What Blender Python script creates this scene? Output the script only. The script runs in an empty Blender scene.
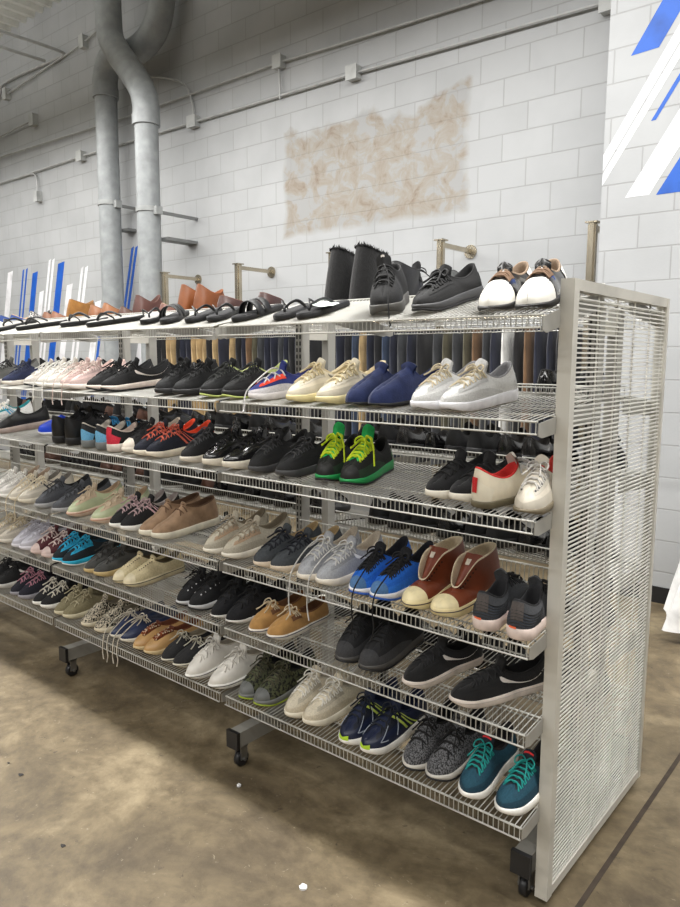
import bpy, math, random
import numpy as np
from mathutils import Matrix, Vector
random.seed(7)
PI = math.pi
scene = bpy.context.scene
COL = scene.collection

# ------------------------------------------------------------------ camera
CAMLOC = Vector((0.734, -1.8003, 1.5484))
YAW, PITCH, ROLL = 0.6946, 0.1313, 0.0041
f0 = Vector((-math.sin(YAW), math.cos(YAW), 0)); r0 = Vector((math.cos(YAW), math.sin(YAW), 0)); u0 = Vector((0, 0, 1))
fw = f0*math.cos(PITCH) - u0*math.sin(PITCH); up = u0*math.cos(PITCH) + f0*math.sin(PITCH)
rt = r0*math.cos(ROLL) + up*math.sin(ROLL); up2 = up*math.cos(ROLL) - r0*math.sin(ROLL)
cam_d = bpy.data.cameras.new('camera'); cam = bpy.data.objects.new('camera', cam_d); COL.objects.link(cam)
m = Matrix.Identity(4)
for i in range(3):
    m[i][0] = rt[i]; m[i][1] = up2[i]; m[i][2] = -fw[i]; m[i][3] = CAMLOC[i]
cam.matrix_world = m
cam_d.sensor_fit = 'VERTICAL'; cam_d.sensor_height = 36.0; cam_d.lens = 721.79/907*36.0
cam_d.clip_start = 0.05; cam_d.clip_end = 100
scene.camera = cam

# ------------------------------------------------------------------ light
w = bpy.data.worlds.new('world'); scene.world = w; w.use_nodes = True
bg = w.node_tree.nodes['Background']; bg.inputs[0].default_value = (0.95, 0.97, 1.0, 1); bg.inputs[1].default_value = 0.07
def area(name, loc, sx, sy, power, color=(1, 0.985, 0.955)):
    d = bpy.data.lights.new(name, 'AREA'); d.shape = 'RECTANGLE'; d.size = sx; d.size_y = sy; d.energy = power; d.color = color
    o = bpy.data.objects.new(name, d); COL.objects.link(o); o.location = loc; return o
area('strip_light_over_rack', (-3.5, 0.05, 4.6), 13, 0.12, 640)
area('added_fill_right', (3.0, 0.6, 4.6), 3.5, 0.3, 55)  # added fill, no known fixture: brightens the floor right of the end panel
area('strip_light_by_wall', (-6.3, 2.0, 4.35), 13.4, 0.15, 165)
area('strip_light_front', (-1.8, -3.4, 4.6), 13, 0.5, 320)
area('strip_light_far_front', (-2.0, -6.6, 4.6), 13, 0.5, 260)
up_ = area('added_ceiling_fill', (-9.5, 0.6, 4.7), 8, 0.3, 150); up_.rotation_euler = (PI, 0, 0)  # invented upward fill that lifts the ceiling deck, not an actual fixture
scene.view_settings.view_transform = 'Standard'; scene.view_settings.look = 'None'
scene.view_settings.exposure = 0.10; scene.view_settings.gamma = 1.0; scene.view_settings.use_curve_mapping = False

# ------------------------------------------------------------------ materials
def lin(c):
    return tuple(((v/255)/12.92 if v/255 <= 0.04045 else ((v/255+0.055)/1.055)**2.4) for v in c) + (1.0,)
MATS = {}
def mat(color, kind='mesh', rough=None, metal=0.0):
    if max(color) < 60 and kind in ('mesh', 'leather', 'suede', 'rubber', 'canvas', 'knit', 'gloss', 'patent', 'lace'): color = tuple(v*.72 for v in color)
    key = (tuple(color), kind, rough, metal)
    if key in MATS: return MATS[key]
    M = bpy.data.materials.new('%s_%02x%02x%02x' % ((kind,)+tuple(int(x) for x in color[:3]))); M.use_nodes = True
    nt = M.node_tree; N = nt.nodes; Lk = nt.links; b = N['Principled BSDF']
    b.inputs['Metallic'].default_value = metal
    R0 = {'mesh': .85, 'leather': .42, 'suede': .95, 'rubber': .55, 'patent': .08, 'canvas': .9, 'knit': .9, 'lace': .8, 'paint': .38,
          'metal': .3, 'plastic': .4, 'cloth': .9, 'marl': .9, 'camo': .9, 'zebra': .9, 'fur': 1.0, 'gloss': .22, 'beads': .8}[kind]
    b.inputs['Roughness'].default_value = rough if rough is not None else R0
    tc = N.new('ShaderNodeTexCoord'); nz = N.new('ShaderNodeTexNoise'); Lk.new(tc.outputs['Object'], nz.inputs['Vector'])
    mx = N.new('ShaderNodeMixRGB'); mx.blend_type = 'MIX'
    c = lin(color); dk = tuple(v*(0.80 if kind in ('mesh', 'leather', 'knit', 'canvas') else 0.72) for v in c[:3])+(1,); lt = tuple(min(1, v*1.12+0.004) for v in c[:3])+(1,)
    rp = N.new('ShaderNodeValToRGB')
    scale, lo, hi = {'mesh': (190, .25, .75), 'leather': (14, .3, .7), 'suede': (35, .25, .75), 'rubber': (18, .25, .6), 'patent': (5, 0, 1),
        'canvas': (140, .2, .75), 'knit': (260, .2, .8), 'lace': (80, .2, .8), 'paint': (6, .2, .5), 'metal': (8, .2, .8), 'plastic': (10, .2, .8),
        'cloth': (12, .25, .75), 'marl': (230, .42, .58), 'camo': (95, .45, .52), 'zebra': (60, .48, .52), 'fur': (90, .3, .7), 'gloss': (10, .3, .7), 'beads': (150, .45, .55)}[kind]
    nz.inputs['Scale'].default_value = scale; nz.inputs['Detail'].default_value = 4
    e = rp.color_ramp.elements; e[0].position = lo; e[1].position = hi; e[0].color = dk; e[1].color = lt
    if kind == 'marl': e[0].color = tuple(v*.25 for v in c[:3])+(1,); e[1].color = tuple(min(1, v*1.9) for v in c[:3])+(1,)
    if kind == 'camo': e[0].color = lin((28, 28, 24)); e[1].color = lt
    if kind == 'zebra': e[0].color = lin((30, 28, 26)); e[1].color = lt; nz.inputs['Distortion'].default_value = 2.5
    if kind == 'beads': e[0].color = lin((80, 30, 15)); e[1].color = lt
    Lk.new(nz.outputs['Fac'], rp.inputs['Fac']); Lk.new(rp.outputs['Color'], b.inputs['Base Color'])
    if kind in ('mesh', 'knit', 'canvas', 'suede', 'leather', 'fur', 'lace', 'marl', 'cloth'):
        n2 = N.new('ShaderNodeTexNoise'); Lk.new(tc.outputs['Object'], n2.inputs['Vector'])
        n2.inputs['Scale'].default_value = {'mesh': 420, 'knit': 300, 'canvas': 500, 'suede': 250, 'leather': 70, 'fur': 200, 'lace': 500, 'marl': 400, 'cloth': 60}[kind]
        bp = N.new('ShaderNodeBump'); bp.inputs['Strength'].default_value = {'leather': .25, 'fur': 1.0}.get(kind, .45); bp.inputs['Distance'].default_value = .002
        Lk.new(n2.outputs['Fac'], bp.inputs['Height']); Lk.new(bp.outputs['Normal'], b.inputs['Normal'])
    if kind in ('patent', 'gloss'): b.inputs['Coat Weight'].default_value = .5
    if kind in ('suede', 'cloth', 'fur'):
        b.inputs['Sheen Weight'].default_value = .15
    MATS[key] = M; return M

# ------------------------------------------------------------------ mesh builder
class MB:
    def __init__(s): s.v = []; s.f = []; s.mi = []; s.cur = 0
    def add(s, vs, fs):
        o = len(s.v); s.v += [tuple(p) for p in vs]; s.f += [tuple(i+o for i in f) for f in fs]; s.mi += [s.cur]*len(fs)
    def box(s, x0, x1, y0, y1, z0, z1):
        s.add([(x0,y0,z0),(x1,y0,z0),(x1,y1,z0),(x0,y1,z0),(x0,y0,z1),(x1,y0,z1),(x1,y1,z1),(x0,y1,z1)],
              [(0,3,2,1),(4,5,6,7),(0,1,5,4),(1,2,6,5),(2,3,7,6),(3,0,4,7)])
    def grid(s, rows, closed=False):
        n = len(rows[0]); o = len(s.v)
        for r in rows: s.v += [tuple(p) for p in r]
        for i in range(len(rows)-1):
            for j in range(n if closed else n-1):
                k = (j+1) % n
                s.f.append((o+i*n+j, o+i*n+k, o+(i+1)*n+k, o+(i+1)*n+j)); s.mi.append(s.cur)
    def fan(s, ring, c):
        o = len(s.v); n = len(ring); s.v += [tuple(p) for p in ring]+[tuple(c)]
        for j in range(n): s.f.append((o+j, o+(j+1) % n, o+n)); s.mi.append(s.cur)
    def tube(s, pts, r, n=6, cap=True, flat=1.0):
        P = [np.array(p, float) for p in pts]; rows = []; prev = None
        for i, p in enumerate(P):
            t = P[min(i+1, len(P)-1)]-P[max(i-1, 0)]; t = t/(np.linalg.norm(t)+1e-12)
            if prev is None:
                a = np.array([0, 0, 1.]) if abs(t[2]) < .9 else np.array([1., 0, 0])
                prev = np.cross(t, a); prev /= np.linalg.norm(prev)
            b = np.cross(t, prev); b /= np.linalg.norm(b)+1e-12; prev = np.cross(b, t)
            rr = r[i] if hasattr(r, '__len__') else r
            rows.append([p+rr*(math.cos(2*PI*k/n)*prev+flat*math.sin(2*PI*k/n)*b) for k in range(n)])
        s.grid(rows, True)
        if cap: s.fan(rows[0][::-1], P[0]); s.fan(rows[-1], P[-1])
    def build(s, name, mats, parent=None, smooth=False):
        me = bpy.data.meshes.new(name); me.from_pydata(s.v, [], s.f)
        if not isinstance(mats, (list, tuple)): mats = [mats]
        for mm in mats: me.materials.append(mm)
        me.polygons.foreach_set('material_index', s.mi)
        if smooth: me.polygons.foreach_set('use_smooth', [True]*len(s.f))
        me.update()
        o = bpy.data.objects.new(name, me); COL.objects.link(o)
        if parent is not None: o.parent = parent
        return o
def tag(o, label=None, cat=None, group=None, kind=None):
    if label: o['label'] = label
    if cat: o['category'] = cat
    if group: o['group'] = group
    if kind: o['kind'] = kind
    return o
def empty(name, loc=(0,0,0)):
    o = bpy.data.objects.new(name, None); o.empty_display_size = .05; COL.objects.link(o); o.location = loc; return o
def copy_tree(o, parent=None):
    c = o.copy(); COL.objects.link(c)
    if parent is not None: c.parent = parent
    for ch in list(o.children): copy_tree(ch, c)
    return c
def bez(*P):
    P = [np.array(p, float) for p in P]
    def f(t):
        Q = P
        while len(Q) > 1: Q = [a*(1-t)+b*t for a, b in zip(Q, Q[1:])]
        return Q[0]
    return f
def smoothpath(pts, n=6):
    P = [np.array(p, float) for p in pts]; out = []
    for i in range(len(P)-1):
        p0 = P[max(i-1, 0)]; p1 = P[i]; p2 = P[i+1]; p3 = P[min(i+2, len(P)-1)]
        for k in range(n):
            t = k/n
            out.append(.5*((2*p1)+(-p0+p2)*t+(2*p0-5*p1+4*p2-p3)*t*t+(-p0+3*p1-3*p2+p3)*t**3))
    out.append(P[-1]); return out
# ------------------------------------------------------------------ setting
def wall_mat(stain=False):
    M = bpy.data.materials.new('painted_block'); M.use_nodes = True; nt = M.node_tree; N = nt.nodes; Lk = nt.links; b = N['Principled BSDF']
    b.inputs['Roughness'].default_value = .6
    tc = N.new('ShaderNodeTexCoord'); sp = N.new('ShaderNodeSeparateXYZ'); cb = N.new('ShaderNodeCombineXYZ')
    Lk.new(tc.outputs['Object'], sp.inputs[0]); Lk.new(sp.outputs['X'], cb.inputs['X']); Lk.new(sp.outputs['Z'], cb.inputs['Y'])
    br = N.new('ShaderNodeTexBrick'); Lk.new(cb.outputs[0], br.inputs['Vector'])
    br.offset = .5; br.inputs['Scale'].default_value = 1; br.inputs['Brick Width'].default_value = .4064; br.inputs['Row Height'].default_value = .2032
    br.inputs['Mortar Size'].default_value = .0055; br.inputs['Mortar Smooth'].default_value = .35
    br.inputs['Color1'].default_value = lin((178, 180, 182)); br.inputs['Color2'].default_value = lin((173, 175, 177)); br.inputs['Mortar'].default_value = lin((160, 161, 162))
    nz = N.new('ShaderNodeTexNoise'); Lk.new(tc.outputs['Object'], nz.inputs['Vector']); nz.inputs['Scale'].default_value = 2.2; nz.inputs['Detail'].default_value = 6
    rp = N.new('ShaderNodeValToRGB'); Lk.new(nz.outputs['Fac'], rp.inputs['Fac'])
    rp.color_ramp.elements[0].position = .25; rp.color_ramp.elements[0].color = (.88, .88, .88, 1); rp.color_ramp.elements[1].position = .6; rp.color_ramp.elements[1].color = (1, 1, 1, 1)
    mu = N.new('ShaderNodeMixRGB'); mu.blend_type = 'MULTIPLY'; mu.inputs[0].default_value = 1
    Lk.new(br.outputs['Color'], mu.inputs[1]); Lk.new(rp.outputs['Color'], mu.inputs[2]); last = mu.outputs[0]
    if stain:
        def mth(op, a, bb=None):
            n = N.new('ShaderNodeMath'); n.operation = op; n.use_clamp = False
            for i, q in enumerate((a, bb)):
                if q is None: continue
                if isinstance(q, (int, float)): n.inputs[i].default_value = q
                else: Lk.new(q, n.inputs[i])
            return n.outputs[0]
        big = N.new('ShaderNodeTexNoise'); Lk.new(tc.outputs['Object'], big.inputs['Vector']); big.inputs['Scale'].default_value = 2.6; big.inputs['Detail'].default_value = 5
        wob = mth('MULTIPLY', mth('SUBTRACT', big.outputs['Fac'], .5), .7)
        dx = mth('SUBTRACT', 1.03, mth('ABSOLUTE', mth('ADD', sp.outputs['X'], 3.34)))
        dz = mth('SUBTRACT', .50, mth('ABSOLUTE', mth('SUBTRACT', sp.outputs['Z'], mth('ADD', 3.20, mth('MULTIPLY', wob, .3)))))
        d = mth('MINIMUM', mth('ADD', dx, mth('MULTIPLY', wob, .3)), mth('ADD', dz, mth('MULTIPLY', wob, .45)))
        mk = N.new('ShaderNodeMapRange'); Lk.new(d, mk.inputs[0]); mk.inputs[1].default_value = 0; mk.inputs[2].default_value = .06
        n3 = N.new('ShaderNodeTexNoise'); Lk.new(tc.outputs['Object'], n3.inputs['Vector']); n3.inputs['Scale'].default_value = 5.5; n3.inputs['Detail'].default_value = 9; n3.inputs['Roughness'].default_value = .65; n3.inputs['Distortion'].default_value = .8
        r3 = N.new('ShaderNodeValToRGB'); Lk.new(n3.outputs['Fac'], r3.inputs['Fac']); el = r3.color_ramp.elements
        el[0].position = .30; el[0].color = lin((150, 130, 112)); el[1].position = .57; el[1].color = lin((180, 180, 180))
        a = el.new(.42); a.color = lin((172, 162, 149)); a = el.new(.52); a.color = lin((178, 173, 165))
        mm = N.new('ShaderNodeMixRGB'); Lk.new(mk.outputs[0], mm.inputs[0]); Lk.new(last, mm.inputs[1])
        m2 = N.new('ShaderNodeMixRGB'); m2.blend_type = 'MULTIPLY'; m2.inputs[0].default_value = .6; Lk.new(r3.outputs['Color'], m2.inputs[1]); Lk.new(mu.outputs[0], m2.inputs[2])
        m3 = N.new('ShaderNodeMixRGB'); m3.inputs[0].default_value = .25; Lk.new(m2.outputs[0], m3.inputs[1]); Lk.new(r3.outputs['Color'], m3.inputs[2])
        Lk.new(m3.outputs[0], mm.inputs[2]); last = mm.outputs[0]
    Lk.new(last, b.inputs['Base Color'])
    bp = N.new('ShaderNodeBump'); bp.inputs['Strength'].default_value = .4; bp.inputs['Distance'].default_value = .006; bp.invert = True
    Lk.new(br.outputs['Fac'], bp.inputs['Height'])
    n4 = N.new('ShaderNodeTexNoise'); Lk.new(tc.outputs['Object'], n4.inputs['Vector']); n4.inputs['Scale'].default_value = 60
    b2 = N.new('ShaderNodeBump'); b2.inputs['Strength'].default_value = .15; b2.inputs['Distance'].default_value = .004; Lk.new(n4.outputs['Fac'], b2.inputs['Height']); Lk.new(bp.outputs['Normal'], b2.inputs['Normal'])
    Lk.new(b2.outputs['Normal'], b.inputs['Normal'])
    return M
def floor_mat():
    M = bpy.data.materials.new('stained_concrete'); M.use_nodes = True; nt = M.node_tree; N = nt.nodes; Lk = nt.links; b = N['Principled BSDF']
    tc = N.new('ShaderNodeTexCoord')
    def noise(sc, det, dist=0):
        n = N.new('ShaderNodeTexNoise'); Lk.new(tc.outputs['Object'], n.inputs['Vector']); n.inputs['Scale'].default_value = sc; n.inputs['Detail'].default_value = det; n.inputs['Distortion'].default_value = dist; n.inputs['Roughness'].default_value = .68; return n
    n1 = noise(1.6, 8, .6); r1 = N.new('ShaderNodeValToRGB'); Lk.new(n1.outputs['Fac'], r1.inputs['Fac']); e = r1.color_ramp.elements
    e[0].position = .33; e[0].color = lin((80, 69, 52)); e[1].position = .68; e[1].color = lin((148, 134, 107)); a = e.new(.5); a.color = lin((110, 97, 74))
    n2 = noise(11, 12, .3); r2 = N.new('ShaderNodeValToRGB'); Lk.new(n2.outputs['Fac'], r2.inputs['Fac']); r2.color_ramp.elements[0].position = .3; r2.color_ramp.elements[0].color = (.60, .58, .55, 1); r2.color_ramp.elements[1].position = .58; r2.color_ramp.elements[1].color = (1.08, 1.08, 1.08, 1)
    mu = N.new('ShaderNodeMixRGB'); mu.blend_type = 'MULTIPLY'; mu.inputs[0].default_value = 1; Lk.new(r1.outputs['Color'], mu.inputs[1]); Lk.new(r2.outputs['Color'], mu.inputs[2])
    n3 = noise(38, 6, 1.2); r3 = N.new('ShaderNodeValToRGB'); Lk.new(n3.outputs['Fac'], r3.inputs['Fac']); r3.color_ramp.elements[0].position = .64; r3.color_ramp.elements[0].color = (0, 0, 0, 1); r3.color_ramp.elements[1].position = .72; r3.color_ramp.elements[1].color = (.55, .55, .55, 1)
    mx = N.new('ShaderNodeMixRGB'); Lk.new(r3.outputs['Color'], mx.inputs[0]); Lk.new(mu.outputs[0], mx.inputs[1]); mx.inputs[2].default_value = lin((168, 158, 138))
    n5 = noise(22, 7, .8); r5 = N.new('ShaderNodeValToRGB'); Lk.new(n5.outputs['Fac'], r5.inputs['Fac']); r5.color_ramp.elements[0].position = .30; r5.color_ramp.elements[0].color = (.75, .75, .75, 1); r5.color_ramp.elements[1].position = .36; r5.color_ramp.elements[1].color = (0, 0, 0, 1)
    m5 = N.new('ShaderNodeMixRGB'); Lk.new(r5.outputs['Color'], m5.inputs[0]); Lk.new(mx.outputs[0], m5.inputs[1]); m5.inputs[2].default_value = lin((62, 52, 42))
    Lk.new(m5.outputs[0], b.inputs['Base Color'])
    rr = N.new('ShaderNodeMapRange'); Lk.new(n2.outputs['Fac'], rr.inputs[0]); rr.inputs[3].default_value = .42; rr.inputs[4].default_value = .75; Lk.new(rr.outputs[0], b.inputs['Roughness'])
    bp = N.new('ShaderNodeBump'); bp.inputs['Strength'].default_value = .25; bp.inputs['Distance'].default_value = .004; Lk.new(n3.outputs['Fac'], bp.inputs['Height']); Lk.new(bp.outputs['Normal'], b.inputs['Normal'])
    return M
YW, YR, XC = 3.45, 2.95, -1.055
fm = floor_mat()
b = MB(); b.box(-18, 7, -9, 3.6, -.1, 0); floor = tag(b.build('floor', fm), kind='structure')
b = MB(); b.box(.055, .071, -9, YR, .0, .0015); cj = b.build('control_joint', mat((62, 52, 42), 'rubber', .9), floor)
b = MB()
for (x, y, r) in ((-1.299, -.734, .010), (-1.787, -.628, .012), (.23, .12, .008), (.10, -.35, .005), (-1.9, -.62, .006), (-.9, -.9, .005), (.066, .576, .006)):
    ring = [(x+r*(1+.35*math.sin(3*a+x))*math.cos(a), y+.7*r*math.sin(a), .0018) for a in np.linspace(0, 2*PI, 12, endpoint=False)]; b.fan(ring, (x, y, .0025))
b.build('dark_gum_spot', mat((40, 34, 30), 'rubber', .7), floor)
b = MB(); b.box(-18, XC+.3, YW, YW+.2, 0, 7); wall_back = tag(b.build('wall_back', wall_mat(True)), kind='structure')
b = MB(); b.box(XC, 7, YR, YW+.2, 0, 7); wall_right = tag(b.build('wall_right', wall_mat()), kind='structure')
b = MB(); b.box(XC-.01, 7, YR-.012, YR, 0, .105); tag(b.build('baseboard_right', mat((30, 30, 32), 'rubber')), kind='structure')
b = MB(); b.box(-18, XC, YW-.012, YW, 0, .105); tag(b.build('baseboard_back', mat((30, 30, 32), 'rubber')), kind='structure')
# ceiling: metal deck with ribs running front to back
b = MB(); rows = []
zc = 6.0
prof = []
x = -18.0
while x < 7: prof += [(x, zc), (x+.05, zc), (x+.07, zc+.06), (x+.20, zc+.06), (x+.22, zc)]; x += .22
b.grid([[(px, -9, pz) for px, pz in prof], [(px, 3.65, pz) for px, pz in prof]])
ceiling = tag(b.build('ceiling', mat((196, 197, 192), 'paint', .6)), kind='structure')
# painted mural bands
def bands(name, wall, y, polys):
    cols = [mat((18, 84, 178), 'paint', .5), mat((224, 224, 228), 'paint', .5)]
    b = MB()
    for c, P in polys:
        b.cur = c; n = len(P); o = len(b.v)
        b.v += [(x, y, z) for x, z in P]; b.f.append(tuple(range(o, o+n))); b.mi.append(c)
    return b.build(name, cols, wall)
SL = (3.662-3.392)/(-.745+.915)   # slope of the bands
def band(c, x, z, wd, length, sl=1.6, cut=None):
    dx = length/math.hypot(1, sl); dz = dx*sl
    return (c, [(x, z), (x+wd, z+(.0 if cut is None else cut)), (x+wd+dx, z+dz), (x+dx, z+dz)])
P = [band(0, -.915, 3.392, .163, 2.6), band(1, -1.052, 2.70, .0, .0)]
P = [(0, [(-.915, 3.392), (-.752, 3.400), (.55, 5.48), (.387, 5.48)]),
     (1, [(-1.054, 2.834), (-1.054, 2.735), (.70, 5.54), (.62, 5.54)]),
     (1, [(-1.054, 2.715), (-1.054, 2.645), (-1.03, 2.68), (.78, 5.54), (.71, 5.54)]),
     (0, [(-.774, 2.985), (-.745, 2.987), (.86, 5.54), (.82, 5.54)]),
     (1, [(-.905, 2.552), (-.76, 2.552), (1.08, 5.50), (.93, 5.50)]),
     (0, [(-.719, 2.545), (-.40, 2.545), (1.42, 5.46), (1.10, 5.46)])]
bands('painted_stripes', wall_right, YR-.0012, P)
P = []
def lb(c, xt, zt, wd, sl=.3): # band descends to lower left
    zb_ = .9; P.append((c, [(xt, zt), (xt+wd, zt+.02), (xt+wd-(zt-zb_)*sl, zb_), (xt-(zt-zb_)*sl, zb_)]))
for c, xt, zt, wd in ((1, -10.45, 2.80, .16), (1, -10.05, 2.78, .16), (0, -9.60, 2.78, .05), (0, -9.50, 2.79, .05), (0, -9.32, 2.72, .15), (1, -9.15, 2.45, .12), (1, -8.86, 2.86, .06), (1, -8.76, 2.86, .06),
                      (0, -8.62, 2.80, .17), (1, -8.42, 2.5, .15), (1, -8.05, 2.70, .06), (1, -7.95, 2.70, .07), (1, -7.75, 2.25, .14), (0, -7.62, 2.1, .06), (0, -6.92, 2.85, .055), (0, -6.84, 2.85, .055), (1, -6.7, 2.2, .15), (0, -6.4, 2.0, .12), (1, -6.15, 2.0, .10)):
    lb(c, xt, zt, wd)
bands('painted_stripes', wall_back, YW-.0012, P)

# vertical ducts
dm = mat((152, 156, 158), 'plastic', .42)
def duct(name, path, r, collars, label, straps):
    root = empty(name, (path[0][0], path[0][1], 0)); inv = Matrix.Translation((-path[0][0], -path[0][1], 0))
    b = MB(); b.tube(path, r, 32); o = b.build('pipe', dm, root, True); o.matrix_parent_inverse = inv
    for (p, q, rr) in collars:
        b = MB(); b.tube(p if q is None else [p, q], rr, 32); o = b.build('fitting', dm, root, True); o.matrix_parent_inverse = inv
    for (x, y, z) in straps:
        b = MB(); b.tube([(x, y, z-.025), (x, y, z+.025)], r+.012, 32); b.box(x+r, x+r+.05, y-.03, y+.05, z-.06, z+.02)
        o = b.build('pipe_strap', mat((160, 163, 163), 'plastic'), root); o.matrix_parent_inverse = inv
        b = MB(); b.box(x+r+.01, x+r+.04, y, YW, z-.05, z-.02); b.box(x-.02, x+r+.03, y+r, YW, z-.30, z-.27)
        o = b.build('wall_strut', mat((120, 122, 122), 'metal', .5), root); o.matrix_parent_inverse = inv
    tag(root, label, 'pipe', None); return root
pA = [(-6.96, 3.2, 0), (-6.96, 3.2, 4.50)] + smoothpath([(-6.96, 3.2, 4.55), (-6.96, 3.2, 4.70), (-6.88, 3.2, 4.86), (-6.72, 3.2, 4.93), (-6.45, 3.2, 4.86), (-6.15, 3.2, 4.90), (-5.95, 3.2, 5.05), (-5.86, 3.2, 5.3)], 8) + [(-5.86, 3.2, 5.99)]
duct('drain_pipe', pA, .125, [((-6.96, 3.2, 4.50), (-6.96, 3.2, 4.60), .145)] + [(pA[2:-1], None, .140)], 'thick grey vertical wall pipe, left one of two, elbow passing behind the other', [(-6.96, 3.2, 3.33)])
pB = [(-5.83, 2.93, 0), (-5.83, 2.93, 3.95)] + smoothpath([(-5.83, 2.93, 3.98), (-5.83, 2.93, 4.14), (-5.92, 2.93, 4.34), (-6.30, 2.93, 4.76), (-6.42, 2.93, 4.95), (-6.44, 2.93, 5.2)], 8) + [(-6.44, 2.93, 5.99)]
duct('drain_pipe', pB, .122, [((-5.83, 2.93, 3.92), (-5.83, 2.93, 4.02), .143)] + [(pB[2:], None, .138)], 'thick grey vertical wall pipe, right one of two, bending left in front of the other', [(-5.83, 2.93, 3.08)])

# electrical conduits with boxes
cm = mat((186, 188, 188), 'metal', .4, .1); bxm = mat((176, 178, 177), 'paint')
def conduit(path, label, boxes, r=.0115):
    o = MB(); o.tube(path, r, 8); c = o.build('conduit', cm, None, True); tag(c, label, 'conduit')
    for (x, z, w_, h_) in boxes:
        w_ *= .85; h_ *= .85
        q = MB(); q.box(x-w_/2, x+w_/2, YW-.075, YW, z-h_/2, z+h_/2); q.box(x-w_/2-.006, x+w_/2+.006, YW-.081, YW-.075, z-h_/2-.006, z+h_/2+.006); q.build('junction_box', bxm, c)
yc = YW-.04
conduit([(-16, yc, 4.46), (-10.1, yc, 4.41), (-6.8, yc, 4.33), (-4.4, yc, 4.33), (-3.6, yc, 4.30), (-1.06, yc, 4.22)], 'upper long straight metal conduit running across the back wall', [(-4.38, 4.33, .12, .13)])
conduit([(-10.15, yc, 4.05), (-7.9, yc, 4.06), (-5.68, yc, 4.04), (-3.48, yc, 4.02), (-1.15, yc, 3.96)], 'lower long metal conduit across the wall ending at box beside white pillar', [(-7.88, 4.06, .13, .13), (-5.66, 4.04, .15, .13), (-3.47, 4.02, .13, .13), (-1.20, 3.97, .22, .18)])
conduit([(-4.38, yc, 4.27), (-4.37, yc, 4.10), (-4.37, yc, 4.0)], 'short conduit stub dropping from box on upper conduit', [])
conduit(smoothpath([(-7.3, yc, 4.9), (-6.5, yc, 4.70), (-5.85, yc, 4.48), (-5.68, yc, 4.25), (-5.66, yc, 4.10)]), 'curved metal conduit bending down right of the grey pipes', [])
conduit(smoothpath([(-8.3, 1.3, 5.36), (-8.2, 2.4, 5.36), (-8.16, yc-.12, 5.36), (-8.22, yc, 5.34), (-8.5, yc, 5.34), (-9.75, yc, 5.36), (-10.0, yc, 5.2), (-11, yc, 4.95)]), 'metal conduit turning off the ceiling onto the wall, outer one', [], .02)
conduit([(-9.7, yc, 5.20), (-7.75, yc, 5.36), (-7.0, yc, 5.5)], 'metal conduit between two boxes high on the left wall', [(-7.72, 5.37, .10, .17), (-9.72, 5.20, .10, .17)])
conduit([(-8.55, 1.3, 5.30), (-8.48, 2.6, 5.30), (-8.45, 3.3, 5.30)], 'metal conduit running from ceiling to wall, inner one', [], .02)
conduit(smoothpath([(-10.1, yc, 4.06), (-10.1, yc, 4.5), (-10.0, yc, 4.66), (-9.8, yc, 4.69), (-9.1, yc, 4.72)]), 'conduit rising then bending right to small box, far left', [(-9.02, 4.72, .12, .17)])
conduit(smoothpath([(-9.6, yc, 4.045), (-9.15, yc, 4.04), (-9.02, yc, 3.98), (-9.0, yc, 3.86), (-9.0, yc, 3.75)]), 'small conduit drop ending in outlet box, lower far left', [(-9.0, 3.72, .10, .15)])
# small bits of paper on the floor
for (x, y, s, lab) in ((-.588, -.375, .012, 'crumpled white paper scrap on floor near the frame bottom'), (-1.114, -.15, .008, 'tiny white paper scrap on floor beside the caster')):
    b = MB(); ring = [(x+s*(1+.3*math.sin(5*a))*math.cos(a), y+s*math.sin(a), .003+.004*abs(math.sin(2*a))) for a in np.linspace(0, 2*PI, 10, endpoint=False)]
    low = [(p[0], p[1], .0) for p in ring]; b.grid([low, ring], True); b.fan(ring, (x, y, .009)); o = b.build('paper_scrap', mat((235, 235, 235), 'cloth')); tag(o, lab, 'paper')

# ------------------------------------------------------------------ garment rail on the wall
chrome = mat((190, 180, 160), 'metal', .25, .85)
gr = empty('wall_garment_rail', (-3.4, 3.0, 0)); ginv = Matrix.Translation((3.4, -3.0, 0))
def gp(b, name, m_, smooth=False): o = b.build(name, m_, gr, smooth); o.matrix_parent_inverse = ginv; return o
for x in (-5.68, -4.54, -3.36, -2.28, -1.12):
    b = MB(); b.box(x-.028, x+.028, 2.985, 3.015, 0, 2.42); b.box(x-.018, x+.018, 2.97, 3.03, 0, 2.43); b.box(x-.04, x+.04, 2.96, 3.04, 2.43, 2.44); b.box(x-.06, x+.06, 2.94, 3.06, 0, .012); gp(b, 'post', chrome)
    wy = YR if x > XC else YW
    b = MB(); b.box(x-.012, x+.012, 3.02, wy, 2.385, 2.42); b.tube([(x, wy-.012, 2.40), (x, wy, 2.40)], .055, 20); gp(b, 'wall_arm', chrome)
b = MB(); b.tube([(-5.70, 3.0, 1.84), (-1.10, 3.0, 1.84)], .015, 12); gp(b, 'hanging_rail', chrome, True)
tag(gr, 'metal garment rail of upright posts tied to the wall behind shoe rack', 'clothes rail')
PC = [('navy', (26, 30, 48)), ('black', (26, 26, 30)), ('khaki', (176, 150, 108)), ('charcoal', (60, 62, 66)), ('denim blue', (50, 64, 88)), ('brown', (112, 84, 58)), ('olive', (84, 80, 62)), ('light grey', (150, 150, 150))]
rg = random.Random(3)
x = -5.60; pm = {}
hang_mesh = None
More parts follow.
